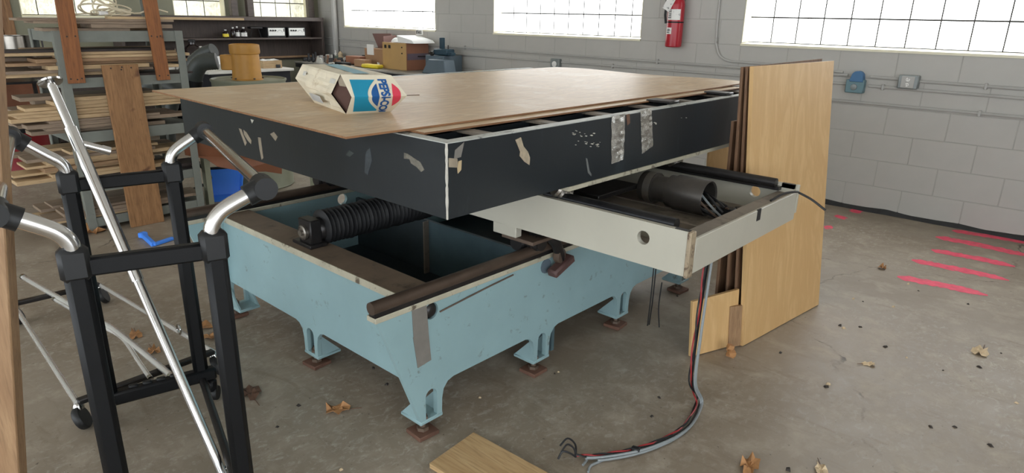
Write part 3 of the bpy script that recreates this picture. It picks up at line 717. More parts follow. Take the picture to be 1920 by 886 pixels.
me = bpy.data.meshes.new_from_object(to.evaluated_get(bpy.context.evaluated_depsgraph_get())); bpy.data.objects.remove(to)
xs_ = [v.co.x for v in me.vertices]; wd = max(xs_)
for v in me.vertices:
    vv = .2+(v.co.x/wd)*2.15; s = .625+.09*tt(vv)+(v.co.y/.72-.5)*.16
    v.co = face(s, min(vv, 1.995), .0018) if vv < 1.995 else face(s, 1.995, -.004)
for p in me.polygons: p.use_smooth = False
lt = link('lettering', me, 'navy', ct)
MB().obox(cp(.22, -.026, .03), (.12, .0015, .028), rot=Matrix.Rotation(math.radians(-15), 3, 'Z') @ Matrix.Rotation(.45, 3, 'X')).build('printed_panel', paint('faded_print', (184, 186, 186), .6, 0, .1, 20), ct)
for (a, b, l) in ((.08, .1, .05), (.4, .1, .035)):
    MB().obox(cp(a, -.0085, b), (l, .0012, .016), rot=Matrix.Rotation(math.radians(-15), 3, 'Z') @ Matrix.Rotation(-.42, 3, 'X')).build('printed_line', paint('faded_line', (200, 198, 190), .6, 0, .1, 20), ct)
MB().add([cp(.03, .05, .1265), cp(.02, .1, .1265), cp(.4, .12, .131), cp(.4, .07, .131)], [(0, 1, 2, 3)]).build('printed_panel', paint('faded_blue', (140, 178, 190), .6), ct)
MB().bar(face(.995, 1.0)+E1*.004, face(.995, 1.0)+E2*.045-E1*.0, .003, .0025).build('card_tab', 'leafd', ct)

# ------------------------------------------------------------------ leaning plywood panels
def lean_panel(label, a, b, ta, tb_, thk, mat, name='leaning_plywood', edge=None):
    """a,b bottom ends and ta,tb top ends of the face nearer the camera; thickness goes away"""
    a, b, ta, tb_ = [Vector(k) for k in (a, b, ta, tb_)]; n = (b-a).cross(ta-a).normalized()
    if n.dot(Vector((0, 0, 1.4))-a) > 0: n = -n
    o = MB().hexa([a, b, b+n*thk, a+n*thk, ta, tb_, tb_+n*thk, ta+n*thk]).build(name, mat, None, .001); tag(o, label, 'panel'); return o
lean_panel('tall pale birch panel leaning in front of the others against the table', (-1.03, 2.738, .004), (-.942, 3.476, .004), (-1.15, 2.738, 1.236), (-1.068, 3.476, 1.24), .018, 'panel')
lean_panel('brown-edged panel directly behind the front birch panel', (-1.075, 2.745, .004), (-1.01, 3.4, .004), (-1.178, 2.75, 1.233), (-1.106, 3.42, 1.25), .012, 'panelbrown')
lean_panel('thin brown panel second behind the front birch panel', (-1.125, 2.75, .004), (-1.06, 3.4, .004), (-1.2, 2.752, 1.23), (-1.145, 3.4, 1.24), .012, 'panelbrown')
lean_panel('brown panel standing closest to the blue base under the carriage end', (-1.19, 2.775, .004), (-1.14, 3.3, .004), (-1.222, 2.78, 1.0), (-1.17, 3.3, 1.0), .014, 'panelbrown')
lean_panel('pale panel standing far behind the table end glimpsed under the black frame', (-1.78, 3.78, .004), (-1.5, 4.1, .004), (-1.84, 3.84, .98), (-1.56, 4.16, .98), .016, 'panel')
lean_panel('short reddish offcut board leaning low in front of the stacked panels', (-1.153, 2.479, .004), (-1.06, 2.73, .004), (-1.172, 2.479, .262), (-1.08, 2.735, .272), .016, 'panel', 'offcut_board')
lean_panel('narrow pale offcut standing beside the tall birch panel', (-1.073, 2.68, .004), (-1.04, 2.735, .004), (-1.088, 2.68, .2), (-1.056, 2.735, .2), .014, 'post', 'offcut_board')
# board lying on the floor in the foreground
p = [gz(805, 877), gz(888, 818), gz(1015, 888)]; d = p[2]-p[1]; p3 = p[0]+d
bd = MB(); q = [p[0], p[1], p[1]+d*2.2, p[0]+d*2.2]
bd.hexa([Vector((k.x, k.y, .0005)) for k in q]+[Vector((k.x, k.y, .02)) for k in q])
tag(bd.build('floor_board', 'pinex', None, .0015), 'pale plywood board lying flat on the floor in the foreground', 'board')

# ------------------------------------------------------------------ cable bundle
cb = thing('cable_bundle', 'bundle of grey and red-black cables hanging from the carriage to the floor', 'cable', (-.95, 2.15, 0))
cpath = [(-.985, 2.16, .66), (-.98, 2.14, .5), (-.975, 2.12, .3), (-.965, 2.1, .12)]+[gz(x, y, .012) for x, y in ((1308, 752), (1290, 792), (1262, 815), (1225, 832), (1190, 843), (1150, 851), (1110, 856), (1080, 856))]
sp_ = spline(cpath, 8)
def strand(off, r, mat, end=1., tw=0, ph=0, amp=.004, name='cable'):
    q = []; n = int(len(sp_)*end)
    for i in range(n):
        a = ph+i*tw; k = sp_[i]+Vector(off)
        q.append(k+Vector((amp*math.cos(a), amp*math.sin(a), amp*.7*math.sin(a+1))))
    for k in q: k.z = max(k.z, r)
    return MB().tube(q, r, 7).build(name, mat, cb)
strand((.012, .006, 0), .005, 'gcable', .97, .0); strand((.018, -.004, 0), .0045, 'gcable', .9, .05, 1)
strand((-.004, 0, .004), .0032, 'rcable', 1, .55, 0); strand((-.004, 0, .004), .0032, 'bcable', 1, .55, 3.14)
strand((.004, .01, 0), .004, 'bcable', .95, .1, 2)
q = gz(1192, 843, .012); MB().obox(q, (.03, .022, .022), .3).build('cable_tie', 'rubber', cb, .004)
e = sp_[-1]
for dx, dy, k in ((-.03, .0, 'bcable'), (-.045, .02, 'bcable'), (-.02, -.03, 'bcable')):
    MB().tube(spline([e, e+Vector((dx*.6, dy+.01, .02)), e+Vector((dx*1.3, dy*1.4, .03)), e+Vector((dx*1.6, dy*1.2-.02, .006))], 5), .0035, 6).build('bare_end', k, cb)
e2 = sp_[int(len(sp_)*.9)-1]; MB().tube(spline([e2+Vector((.018, -.004, 0)), gz(1130, 862, .006), gz(1108, 872, .006), gz(1103, 884, .006)], 5), .0045, 6).build('cable', 'gcable', cb)
e2 = sp_[int(len(sp_)*.97)-1]; MB().tube(spline([e2+Vector((.012, .006, 0)), gz(1100, 862, .006), gz(1093, 871, .006)], 5), .0045, 6).build('cable', 'gcable', cb)
for i, (px, mid, px2) in enumerate((((1225, 510), (1220, 560), (1214, 610)), ((1229, 512), (1224, 560), (1217, 608)), ((1240, 540), (1235, 575), (1236, 613)))):
    y = 2.55+.03*i; tag(MB().tube(spline([gy(*px, y)+Vector((0, 0, .03)), gy(*mid, y), gy(*px2, y)], 6), .003, 6).build('loose_wire', 'bcable'), ('leftmost', 'middle', 'rightmost')[i]+' of the thin dark wires dangling below the white carriage', 'wire', 'wires dangling below the carriage')
sw = MB().tube(spline([(-.885, 2.42, .78), (-.87, 2.5, .795), (-.85, 2.58, .792)]+[gy(x, y, 2.62) for x, y in ((1500, 362), (1522, 374), (1548, 394))], 6), .0045, 6).build('loose_cable', 'bcable')
tag(sw, 'black cable end sticking out over the end of the white carriage', 'cable')

# ------------------------------------------------------------------ black garment rack with chrome arms
FL, FR, NL, NR = Vector((-2.38, .569, 0)), Vector((-2.315, .857, 0)), Vector((-1.58, .36, 0)), Vector((-1.49, .62, 0)); RH = .91
gr = thing('garment_rack', 'black upright garment rack with bent chrome arms at the left front', 'garment rack', (-1.95, .6, 0))
lead = (NL-FL).normalized(); side = (FR-FL).normalized(); ang = math.atan2(lead.y, lead.x)
def up(p, z): return Vector((p.x, p.y, z))
for p in (FL, FR, NL, NR):
    near = p in (NL, NR); zb = .13
    MB().obox(up(p, (zb+RH)/2), (.036, .05, RH-zb), ang).build('upright', 'blkplastic', gr, .012)
    MB().obox(up(p, RH-.02), (.046, .06, .075), ang).build('socket', 'rubber', gr, .01)
for a, b in ((FL, FR), (NL, NR)):
    MB().bar(up(a, RH-.03), up(b, RH-.03), .026, .042).build('cross_bar', 'blkplastic', gr, .005)
for a, b in ((FL, FR), (NL, NR)):
    s_ = (b-a).normalized(); bb = MB().bar(up(a-s_*.05, .115), up(b+s_*.05, .115), .04, .05).build('foot_bar', 'blkplastic', gr, .008)
    for k in range(4): q = a.lerp(b, .25+k*.15); MB().obox(up(q, .143), (.02, .03, .012), ang).build('notch', 'rubber', bb, .004)
    for q, s in ((a-s_*.03, -1), (b+s_*.03, 1)):
        ca = MB().lathe([(.006, -.012), (.026, -.012), (.028, -.008), (.028, .008), (.026, .012), (.006, .012)], up(q, .0285)+s_*.008*s, s_*s+lead*.6, 18).build('caster', 'rubber', gr)
        MB().obox(up(q, .062), (.04, .03, .06), ang+.4).build('caster_fork', 'blkplastic', ca, .008)
for a, b in ((FL, NL), (FR, NR)): MB().tube([up(a, .1), up(b, .1)], .013, 12).build('side_tube', 'steel', gr)
def rarm(p, s, reach, rise):
    o = -side*s if s < 0 else side
    o = side*s
    q = spline([up(p, RH-.01), up(p, RH+.02), up(p, RH+.045)+o*.012, up(p, RH+.068)+o*.04, up(p, RH+rise)+o*reach], 6)
    MB().tube(q, .0185, 16).build('arm', 'chrome', gr)
    e = q[-1]; d = (q[-1]-q[-2]).normalized()
    MB().tube([e-d*.045, e+d*.012], .0255, 16).build('arm_socket', 'rubber', gr)
    return e
CLn = rarm(NL, -1, .115, .112); CLf = rarm(FL, -1, .12, .134); CRn = rarm(NR, 1, .125, .105); CRf = rarm(FR, 1, .115, .112)
for a, b in ((CLf, CLn), (CRf, CRn)):
    d = (b-a).normalized(); MB().tube([a, b], .0165, 16).build('hanging_bar', 'chrome', gr)
    for p, k in ((a, 1), (b, -1)):
        MB().tube([p-d*.028*k, p+d*.03*k], .027, 16).build('elbow', 'rubber', gr)
# long chrome pole leaning through the rack
pb = Vector((-1.813, .70, .008)); pd = (Vector((-2.355, .628, .914))-pb).normalized(); pd = Vector((pd.x, pd.y, pd.z))
off = lead*.035
pl = thing('chrome_pole', 'long telescopic chrome pole leaning through the black garment rack', 'pole', pb)
P = lambda s: pb+off+pd*s
MB().tube([P(0), P(.06)], .008, 12).build('tip', 'chromedull', pl)
MB().tube([P(.04), P(.72)], .0145, 16).build('lower_tube', 'chrome', pl)
MB().tube([P(.7), P(1.22)], .018, 16).build('middle_tube', 'chrome', pl)
MB().tube([P(1.2), P(1.375)], .0135, 16).build('upper_tube', 'chrome', pl)
MB().lathe([(.014, 0), (.034, .004), (.036, .009), (.012, .012)], P(1.37), pd, 20).build('flange', 'chromedull', pl)
a = P(1.17); sd_ = side*.085+Vector((0, 0, -.035))
MB().tube([a, a+sd_], .0125, 12).build('branch_tube', 'chrome', pl); MB().tube([a+sd_*.72, a+sd_*1.0], .014, 12).build('branch_cap', 'chrome', pl)
MB().tube([P(.06)-side*.005, P(.06)+side*.085+Vector((0, 0, .0))], .009, 10).build('branch_tube', 'chromedull', pl)
# second rack base lying on the floor behind
K = [Vector((-3.585, .906, 0)), Vector((-2.50, .985, 0)), Vector((-2.475, .49, 0)), Vector((-3.60, .55, 0))]
rb = thing('folded_rack', 'chrome rack base on casters lying on the floor behind the black rack', 'rack', (-3, .7, 0))
zt = .092
for a, b in ((0, 1), (3, 2)):
    MB().tube([up(K[a], zt), up(K[b], zt)], .0105, 12).build('long_tube', 'chromelit', rb)
for a, b in ((0, 3), (1, 2)): MB().bar(up(K[a], zt+.004), up(K[b], zt+.004), .03, .02).build('cross_bar', 'steel', rb, .004)
for k in (0, 1, 2, 3):
    c = K[k]
    ca = MB().lathe([(.008, -.012), (.04, -.012), (.043, -.007), (.043, .007), (.04, .012), (.008, .012)], up(c, .042)+Vector((.02, 0, 0)), (.5, 1, .5), 20).build('caster', 'rubber', rb)
    MB().tube([up(c, .095), up(c, .075), up(c, .05)+Vector((.018, -.016, 0))], .007, 8).build('fork', 'chromedull', ca)
    MB().lathe([(.02, 0), (.02, .006), (.012, .02)], up(c, .072), (0, 0, 1), 12).build('swivel', 'chromedull', ca)
# loose tubes across it
u0 = gz(45, 520, .15); u1 = gz(130, 572, .12); u2 = gz(215, 615, .115); u3 = gz(325, 712, .112)
def tubething(label, pts, r, grp=None):
    t = thing('chrome_tube', label, 'tube', pts[0], grp); MB().tube(spline(pts, 6), r, 12).build('tube', 'chromelit', t)
    for k in (0, -1): MB().tube([pts[k], Vector(pts[k])+(Vector(pts[k])-Vector(pts[1 if k == 0 else -2])).normalized()*.02], r*1.18, 12).build('end_cap', 'chromedull', t)
    return t
tubething('bent chrome tube lying diagonally across the rack base', [gz(45, 520, .125), gz(100, 552, .125), gz(190, 603, .125), gz(220, 622, .125), gz(320, 703, .118)], .0125)
tubething('thinner chrome tube lying beside the bent one on the rack base', [gz(105, 562, .118), gz(180, 606, .118), gz(228, 632, .118), gz(262, 680, .118), gz(280, 706, .118)], .009)
ey = MB()
c = gz(328, 632, .09)+Vector((0, .02, .03))
tag(ey.tube([c+Vector((.02*math.cos(a*.52), 0, .02*math.sin(a*.52))) for a in range(12)], .004, 8, True).build('eye_ring', 'chromedull'), 'small chrome ring standing on the rack base tube', 'ring')
# wooden post at the very left
w0, w1 = gz(36, 886, .28), gz(-4, 205, 1.2); dd = (w1-w0)/(w1.z-w0.z); a = w0-dd*w0.z; b = w0+dd*(1.75-w0.z)
sdv = Vector((-.62, -.78, 0)); bk = Vector((-.78, .62, 0))
po = MB().hexa([a, a+sdv*.14, a+sdv*.14+bk*.04, a+bk*.04, b, b+sdv*.14, b+sdv*.14+bk*.04, b+bk*.04]).build('wooden_board', 'post', None, .003)
tag(po, 'wooden board leaning upright at the extreme left edge', 'board')

# ------------------------------------------------------------------ lumber rack
RX0, RX1, RY0, RY1 = -5.38, -4.84, 1.225, 1.985
lr = thing('lumber_rack', 'grey painted open rack stacked with strips of wood', 'rack', (-5.1, 1.6, 0))
LV = [(1.205, 1.272), (.93, .99), (.585, .655), (.262, .322), (.03, .09)]
for x in (RX0, RX1):
    for y in (RY0, RY1):
        sx = 1 if x == RX0 else -1; sy = 1 if y == RY0 else -1; ex = 2.2 if (x == RX0 and y == RY1) else 1.272
        MB().prism([(0, 0), (.05*sx, 0), (.05*sx, .006*sy), (.006*sx, .006*sy), (.006*sx, .05*sy), (0, .05*sy)], [], lambda a, b: (x+a, y+b, 0), lambda a, b: (x+a, y+b, ex)).build('post', 'rackgrey', lr)
for z0, z1 in LV:
    for x in (RX0+.007, RX1-.013): MB().box(x, x+.006, RY0+.004, RY1-.004, z0, z1).build('rail', 'rackgrey', lr)
    for y in (RY0+.007, RY1-.013): MB().box(RX0+.004, RX1-.004, y, y+.006, z0, z1).build('rail', 'rackgrey', lr)
    if z0 < 1.2 or True: MB().box(RX0+.014, RX1-.014, RY0+.014, RY1-.014, z1-.012, z1-.004).build('shelf', 'rackgrey', lr)
random.seed(21)
NAMES = ['top', 'second', 'third', 'fourth', 'bottom']
ORD = ['lowest', 'second lowest', 'third lowest', 'fourth', 'fifth', 'sixth', 'seventh', 'eighth', 'ninth', 'tenth', 'eleventh']
for li, (z0, z1) in enumerate(LV):
    zl = z1-.0035; roof = 1.362 if li == 0 else LV[li-1][0]-(.035, .05, .05, .09)[li-1]; lay = 0
    while zl < roof-.02:
        thk = random.choice((.014, .018, .02, .024)); x = RX1-.02-random.random()*.05
        for j in range(2):
            wdt = random.uniform(.12, .23); x0_ = x-wdt
            if x0_ < RX0+.01: break
            ya = RY0-(random.uniform(-.02, .2) if li == 0 else random.uniform(-.05, .36)); yb = RY1-random.uniform(-.05, .38)
            if random.random() < .12: ya += .25
            matn = random.choice(('pine', 'pine', 'pine2', 'pine3', 'walnut' if li in (1, 3) else 'pine3'))
            shade = {'pine': 'pale', 'pine2': 'brown', 'pine3': 'greyish', 'walnut': 'dark'}[matn]
            o = MB().obox((0, 0, 0), (wdt, yb-ya, thk)).build('board', matn, None, .001)
            o.location = (x-wdt/2, (ya+yb)/2, zl+thk/2+.0006); o.rotation_euler = (0, 0, random.uniform(-.02, .02))
            tag(o, '%s board, %s layer, %s row of the pile on the rack\'s %s level' % (shade, ORD[min(lay, 10)], ('front', 'back')[j], NAMES[li]), 'board', 'boards on the %s level of the rack' % NAMES[li])
            x -= wdt+.022
        zl += thk+.0012; lay += 1
    if li == 0: ZTOP = zl
# long pale board at the right of the top pile
o = MB().obox((-4.9, 2.0, ZTOP+.008), (.06, .9, .016)).build('board', 'pine', None, .001)
o2 = o; tag(o, 'long pale strip sticking out right from the top of the lumber pile', 'board'); ZTOP += .017
# extension cord on the pile
random.seed(3)
xc = thing('extension_cord', 'cream extension cord loosely coiled on the lumber pile', 'cord', (-4.93, 1.55, ZTOP))
q = []
for i in range(52):
    a = i*.785; L = i//8
    q.append((-4.93+.05*math.sin(a*.5+L)+.012*math.cos(i*1.7), 1.56+.13*math.sin(L*2.1)*.55+.085*math.cos(a)+.02*math.sin(i), ZTOP+.008+(.018+.028*((L*37) % 4)/3*1.5)*(1+math.sin(a))))
q = [(-4.9, 1.33, ZTOP+.006)]+q+[(-4.9, 1.72, ZTOP+.02), (-4.92, 1.84, ZTOP+.05), (-4.95, 1.95, ZTOP+.03)]
MB().tube(spline(q, 4), .0052, 6).build('cord', 'cream2', xc)
MB().obox((-4.885, 1.53, ZTOP+.018), (.03, .06, .024), .4).build('plug', 'lab', xc, .006)
# planks fixed or leaning on the rack front
def plank(label, pts, x0, x1, thk, mat):
    """pts: (y0,y1) at bottom and top with z; x at bottom and top"""
    (ya, yb, z0), (yc_, yd, z1) = pts
    o = MB().hexa([(x0, ya, z0), (x0+thk, ya, z0), (x0+thk, yb, z0), (x0, yb, z0), (x1, yc_, z1), (x1+thk, yc_, z1), (x1+thk, yd, z1), (x1, yd, z1)]).build('plank', mat, None, .0015)
    tag(o, label, 'plank'); o.data.materials[0]
    return o
def nails(o, spots):
    for x, y, z in spots: MB().lathe([(.005, -.004), (.005, .0015), (.002, .002)], (x, y, z), (1, 0, 0), 8).build('nail_head', 'crumb', o)
pa = plank('reddish plank upright against the left front of the lumber rack', ((1.255, 1.348, .962), (1.275, 1.368, 2.0)), -4.838, -4.838, .02, 'plankr')
nails(pa, [(-4.818, 1.27, .99), (-4.818, 1.305, .985), (-4.818, 1.33, .99), (-4.818, 1.29, 1.24), (-4.818, 1.335, 1.242)])
pb_ = plank('reddish plank upright against the right front of the lumber rack', ((1.775, 1.858, .955), (1.735, 1.826, 2.0)), -4.838, -4.838, .02, 'plankr')
nails(pb_, [(-4.818, 1.79, .985), (-4.818, 1.845, .985), (-4.818, 1.775, 1.24), (-4.818, 1.81, 1.235), (-4.818, 1.83, 1.24)])
pc = plank('wide brown plank standing on the floor against the lumber rack', ((1.453, 1.667, .001), (1.452, 1.665, 1.065)), -4.79, -4.836, .022, 'plank')
nails(pc, [(-4.813, 1.5, 1.045), (-4.813, 1.56, 1.035), (-4.813, 1.565, 1.05), (-4.813, 1.62, 1.045)])

# ------------------------------------------------------------------ drum with ochre pump, hoses, tray
dx, dy = -5.335, 2.67
dr = thing('steel_drum', 'grey-green steel drum standing behind the table carrying the ochre pump', 'drum', (dx, dy, 0))
MB().lathe([(.28, 0), (.29, .01), (.285, .02), (.285, .3), (.293, .31), (.285, .32), (.285, .6), (.293, .61), (.285, .62), (.285, .86), (.295, .875), (.295, .885), (.285, .888), (.275, .875), (.0, .875)], (dx, dy, 0), (0, 0, 1), 36).build('shell', 'drum', dr)
pu = thing('pump', 'ochre painted cylindrical pump standing on the drum lid', 'pump', (dx-.03, dy, .876))
px_, py_ = dx-.02, dy+.0
MB().lathe([(.125, 0), (.115, .01), (.112, .05), (.108, .16), (.106, .2), (.115, .205), (.118, .22), (.116, .275), (.1, .28), (.09, .27), (.0, .265)], (px_, py_, .876), (0, 0, 1), 28).build('body', 'yellow', pu)
MB().obox((px_-.1, py_-.09, 1.01), (.11, .1, .12), .7).build('side_box', 'yellow', pu, .008)
for a in range(6): MB().lathe([(.009, 0), (.009, .01)], (px_+.121*math.cos(a), py_+.121*math.sin(a), .884), (0, 0, 1), 6).build('bolt', 'rust', pu)
def hose(label, pts, r, n=60):
    p = spline(pts, n//(len(pts)-1)); rr = [r*(1+.05*(i % 2)) for i in range(len(p))]
    t = thing('corrugated_hose', label, 'hose', pts[-1]); MB().tube(p, rr, 16).build('hose', 'hose', t, 0, 60)
    return t
h = hose('thick black corrugated hose arching down beside the ochre pump', [(-5.68, 2.34, .5), (-5.66, 2.34, .75), (-5.63, 2.36, .9), (-5.57, 2.4, 1.0), (-5.5, 2.5, 1.02)], .065)
MB().tube([(-5.66, 2.342, .8), (-5.645, 2.352, .87)], .076, 18).build('cuff', 'rubber', h)
hose('thinner ribbed black hose behind the lumber rack and thick hose', [(-5.95, 2.2, .3), (-5.93, 2.25, .6), (-5.86, 2.36, .88), (-5.72, 2.46, 1.04), (-5.6, 2.53, 1.1)], .055)
hose('dark hose coil lying low between rack and drum', [(-5.85, 1.95, .72), (-5.7, 2.05, .84), (-5.5, 2.12, .84), (-5.38, 2.2, .74)], .06)
# leather apron on a low stand behind the table front
lt_ = thing('draped_hide', 'brown leather sheet draped below the black table frame', 'leather', (-4.9, 2.3, .3))
out = [(347, 262), (352, 292), (388, 298), (408, 312), (440, 318), (470, 322), (500, 322), (532, 327), (532, 300), (460, 270), (400, 250)]
m = MB(); pp = [gx(a, b, -4.86) for a, b in out]
m.prism([(q.y, q.z) for q in pp], [], lambda a, b: (-4.86+.03*math.sin(a*9), a, b), lambda a, b: (-4.875+.03*math.sin(a*9), a, b))
m.build('sheet', 'leather', lt_)
for yy in (2.06, 2.95): MB().box(-4.95, -4.89, yy-.02, yy+.02, 0, .62).build('stand_leg', 'drum', lt_)
MB().box(-4.95, -4.885, 2.03, 2.97, .6, .64).build('stand_bar', 'steel', lt_)
# blue tray on the floor
q0 = gz(425, 378); bt = thing('blue_tray', 'bright blue plastic scoop tray on the floor beside the machine base', 'tray', q0)
tv = Vector((q0.x, q0.y, 0)).normalized(); tw = Vector((tv.y, -tv.x, 0))          # away from the viewer and across
q0 = q0+tv*.02
def trp(a, b, c): return Vector((q0.x, q0.y, .001))+tw*a+tv*b+Vector((0, 0, c))
def slab(pts, n): return MB().hexa(pts+[k+n for k in pts])
slab([trp(-.12, 0, 0), trp(.11, 0, 0), trp(.1, .12, .02), trp(-.12, .12, .02)], Vector((0, 0, .006))).build('floor_panel', 'bluebin', bt)
slab([trp(-.12, .11, .01), trp(.1, .11, .01), trp(.14, .2, .215), trp(-.14, .2, .215)], tv*.006).build('back_panel', 'bluebin', bt)
slab([trp(-.125, -.0, .0), trp(-.12, .115, .01), trp(-.142, .205, .215), trp(-.15, .11, .2)], tw*.006).build('side_panel', 'bluebin', bt)
slab([trp(.11, -.0, .0), trp(.1, .115, .01), trp(.14, .205, .215), trp(.15, .11, .2)], tw*-.006).build('side_panel', 'bluebin', bt)
MB().tube([trp(-.15, .2, .222), trp(.15, .2, .222)], .011, 8).build('top_bar', 'rubber', bt)
# blue clamp on the floor
a, b, c = gz(268, 440, .02), gz(288, 458, .012), gz(325, 446, .012)
cl = thing('blue_clamp', 'small bright blue plastic bar lying on the floor by the machine base', 'clamp', b)
MB().bar(b, c, .03, .018).build('bar', 'bluebin', cl, .003); MB().bar(b, a, .03, .03).build('jaw', 'bluebin', cl, .005)
MB().obox(a, (.04, .05, .035), .4).build('pad', 'bluebin', cl, .006)
tag(MB().tube(spline([(-5.2, 2.08, .33), (-5.0, 2.12, .2), (-5.15, 2.06, .1), (-5.4, 2.04, .02)], 8), .012, 8).build('power_lead', 'rubber'), 'black power lead hanging beside the right post of the rack', 'lead')

# ------------------------------------------------------------------ dark shelf along the left wall
SX0, SX1 = -8.98, -8.68; SY0, SY1 = 2.9, 5.5
sh = thing('wall_shelf', 'dark brown wooden wall shelf under the ribbed windows', 'shelf', (-8.8, 4.2, .76))
MB().box(SX0, SX0+.02, SY0, SY1, .77, 1.29).build('back_panel', 'shelfback', sh)
MB().box(SX0, SX1, SY0, SY1+.05, 1.288, 1.34).build('top_board', 'shelfwood', sh, .004)
MB().box(SX0+.02, SX1, SY0, SY1, 1.05, 1.073).build('shelf_board', 'shelfwood', sh, .003)
MB().box(SX0, SX1, SY1, SY1+.04, .0, 1.288).build('end_panel', 'shelfback', sh, .003)
MB().box(SX0, SX1, SY0-.03, SY0, .77, 1.288).build('end_panel', 'shelfback', sh, .003)
for y in (5.43, 4.3, 4.52): MB().box(SX0+.05, SX0+.12, y, y+.09, 1.34, 2.5).build('upright', 'shelfwood', sh, .003)
MB().box(SX0+.02, SX0+.05, SY0, SY1, .79, .815).build('batten', 'pine2', sh)
# things on the shelf
def bottle(label, x, y, z, r, h, mat, labmat=None, cap='lab', grp=None):
    t = thing('bottle', label, 'bottle', (x, y, z), grp)
    MB().lathe([(r*.95, 0), (r, .004), (r, h*.62), (r*.8, h*.72), (r*.35, h*.82), (r*.33, h*.9)], (x, y, z), (0, 0, 1), 16).build('body', mat, t)
    MB().lathe([(r*.4, h*.9), (r*.42, h*1.0), (r*.2, h*1.02)], (x, y, z), (0, 0, 1), 12).build('cap', cap, t)
    if labmat: MB().lathe([(r*1.02, h*.12), (r*1.02, h*.5)], (x, y, z), (0, 0, 1), 16).build('label', labmat, t)
def s_at(px, py): 
    q = gx(px, py, -8.78); return q
for px, r, h, mt, lb, lab_ in ((424, .038, .1, 'bottle', 'yellowp', 'yellow labelled jar on the dark wall shelf'), (438, .03, .13, 'bottle', None, 'slim black bottle on the shelf next to the yellow jar'),
                              (446, .028, .14, 'bottle', 'lab', 'narrow white-labelled bottle on the wall shelf, middle of three'), (458, .04, .13, 'bottle', 'lab', 'stout white-labelled bottle on the wall shelf beside the dark stand')):
    q = s_at(px, 71); bottle(lab_, -8.78, q.y, 1.0735, r, h, mt, lb)
q = s_at(480, 71); st_ = thing('instrument_stand', 'small dark wire stand on the wall shelf left of the white meters', 'stand', (-8.78, q.y, 1.0735))
for dy_ in (-.06, .06): MB().tube([(-8.78, q.y+dy_*1.3, 1.0735), (-8.78, q.y+dy_*.7, 1.19)], .004, 6).build('wire_leg', 'steel', st_)
MB().obox((-8.78, q.y, 1.2), (.1, .17, .03)).build('head', 'steel', st_, .006)
for (px, lab_) in ((519, 'white-faced bench meter on the wall shelf, left one of the pair'), (557, 'white-faced bench meter on the wall shelf, right one of the pair')):
    q = gx(px, 60, -8.7); t = thing('bench_meter', lab_, 'meter', (-8.8, q.y, 1.0735), 'bench meters on the wall shelf')
    MB().box(-8.93, -8.705, q.y-.135, q.y+.135, 1.0735, 1.205).build('case', 'ink', t, .004)
    MB().box(-8.706, -8.7, q.y-.122, q.y+.118, 1.098, 1.198).build('face_panel', 'paper', t, .002)
    for k in range(3): MB().lathe([(.011, 0), (.009, .015)], (-8.7, q.y-.09+k*.035, 1.165), (1, 0, 0), 10).build('knob', 'ink', t)
    MB().tube([(-8.698, q.y+.045+.035*math.cos(a*.5), 1.14+.03*math.sin(a*.5)) for a in range(7)], .0015, 4).build('dial', 'ink', t)
    MB().box(-8.6995, -8.6985, q.y+.1, q.y+.112, 1.15, 1.19).build('switch', 'ink', t)
# benches
bw = thing('white_bench', 'white-topped workbench projecting below the dark wall shelf', 'bench', (-8.1, 3.6, 0))
MB().box(-8.66, -7.5, 3.3, 4.34, .735, .765).build('top', 'whitetop', bw, .003)
MB().box(-8.6, -7.53, 3.34, 4.3, .02, .735).build('cabinet', 'benchshade', bw)
bw2 = thing('white_bench', 'white-topped bench farther left behind the lumber rack', 'bench', (-8.7, 2.5, 0))
MB().box(-8.97, -8.35, 1.9, 3.29, .735, .765).build('top', 'whitetop', bw2, .003); MB().box(-8.95, -8.4, 1.95, 3.25, .02, .735).build('cabinet', 'shelfback', bw2)
bd_ = thing('wall_bench', 'long dark workbench with grey top along the window wall', 'bench', (-6.8, 5.3, 0))
MB().box(-8.62, -4.9, 5.0, WY-.03, .742, .762).build('top', 'benchtop', bd_, .003)
MB().box(-8.6, -4.92, 5.004, 5.05, .69, .742).build('edge', 'benchshade', bd_); MB().box(-8.6, -4.95, 5.06, WY-.05, .02, .742).build('cabinet', 'benchshade', bd_)
BZ = .7625
# cabinet instrument, machine and their neighbours on the wall bench
t = thing('instrument_cabinet', 'tan boxy instrument cabinet with copper side on the wall bench', 'cabinet', (-6.7, 5.35, BZ))
R_ = -.52; cc = Vector((-6.68, 5.34, BZ))
def tc(a, b, c): return cc+Matrix.Rotation(R_*0, 3, 'Z') @ Vector((a, b, c))
MB().box(-6.93, -6.48, 5.25, 5.6, BZ, 1.075).build('body', 'copper', t, .003)
MB().box(-6.935, -6.477, 5.24, 5.25, BZ, 1.08).build('front_panel', 'tan', t, .003)
for x in (-6.87, -6.79): MB().box(x-.022, x+.022, 5.236, 5.24, 1.01, 1.05).build('gauge', 'ink', t, .002)
for z in (1.03, .96): MB().lathe([(.009, 0), (.007, .01)], (-6.55, 5.24, z), (0, -1, 0), 8).build('knob', 'ink', t)
MB().box(-6.478, -6.474, 5.26, 5.6, .885, .96).build('side_band', paint('mauve_band', (112, 98, 108), .5), t)
MB().tube([(-6.474, 5.42, .925), (-6.455, 5.44, .925), (-6.455, 5.55, .925), (-6.474, 5.57, .925)], .007, 6).build('handle', 'steel', t)
t = thing('paper_stack', 'white sloping lid with papers on top of the tan cabinet', 'papers', (-6.6, 5.4, 1.076))
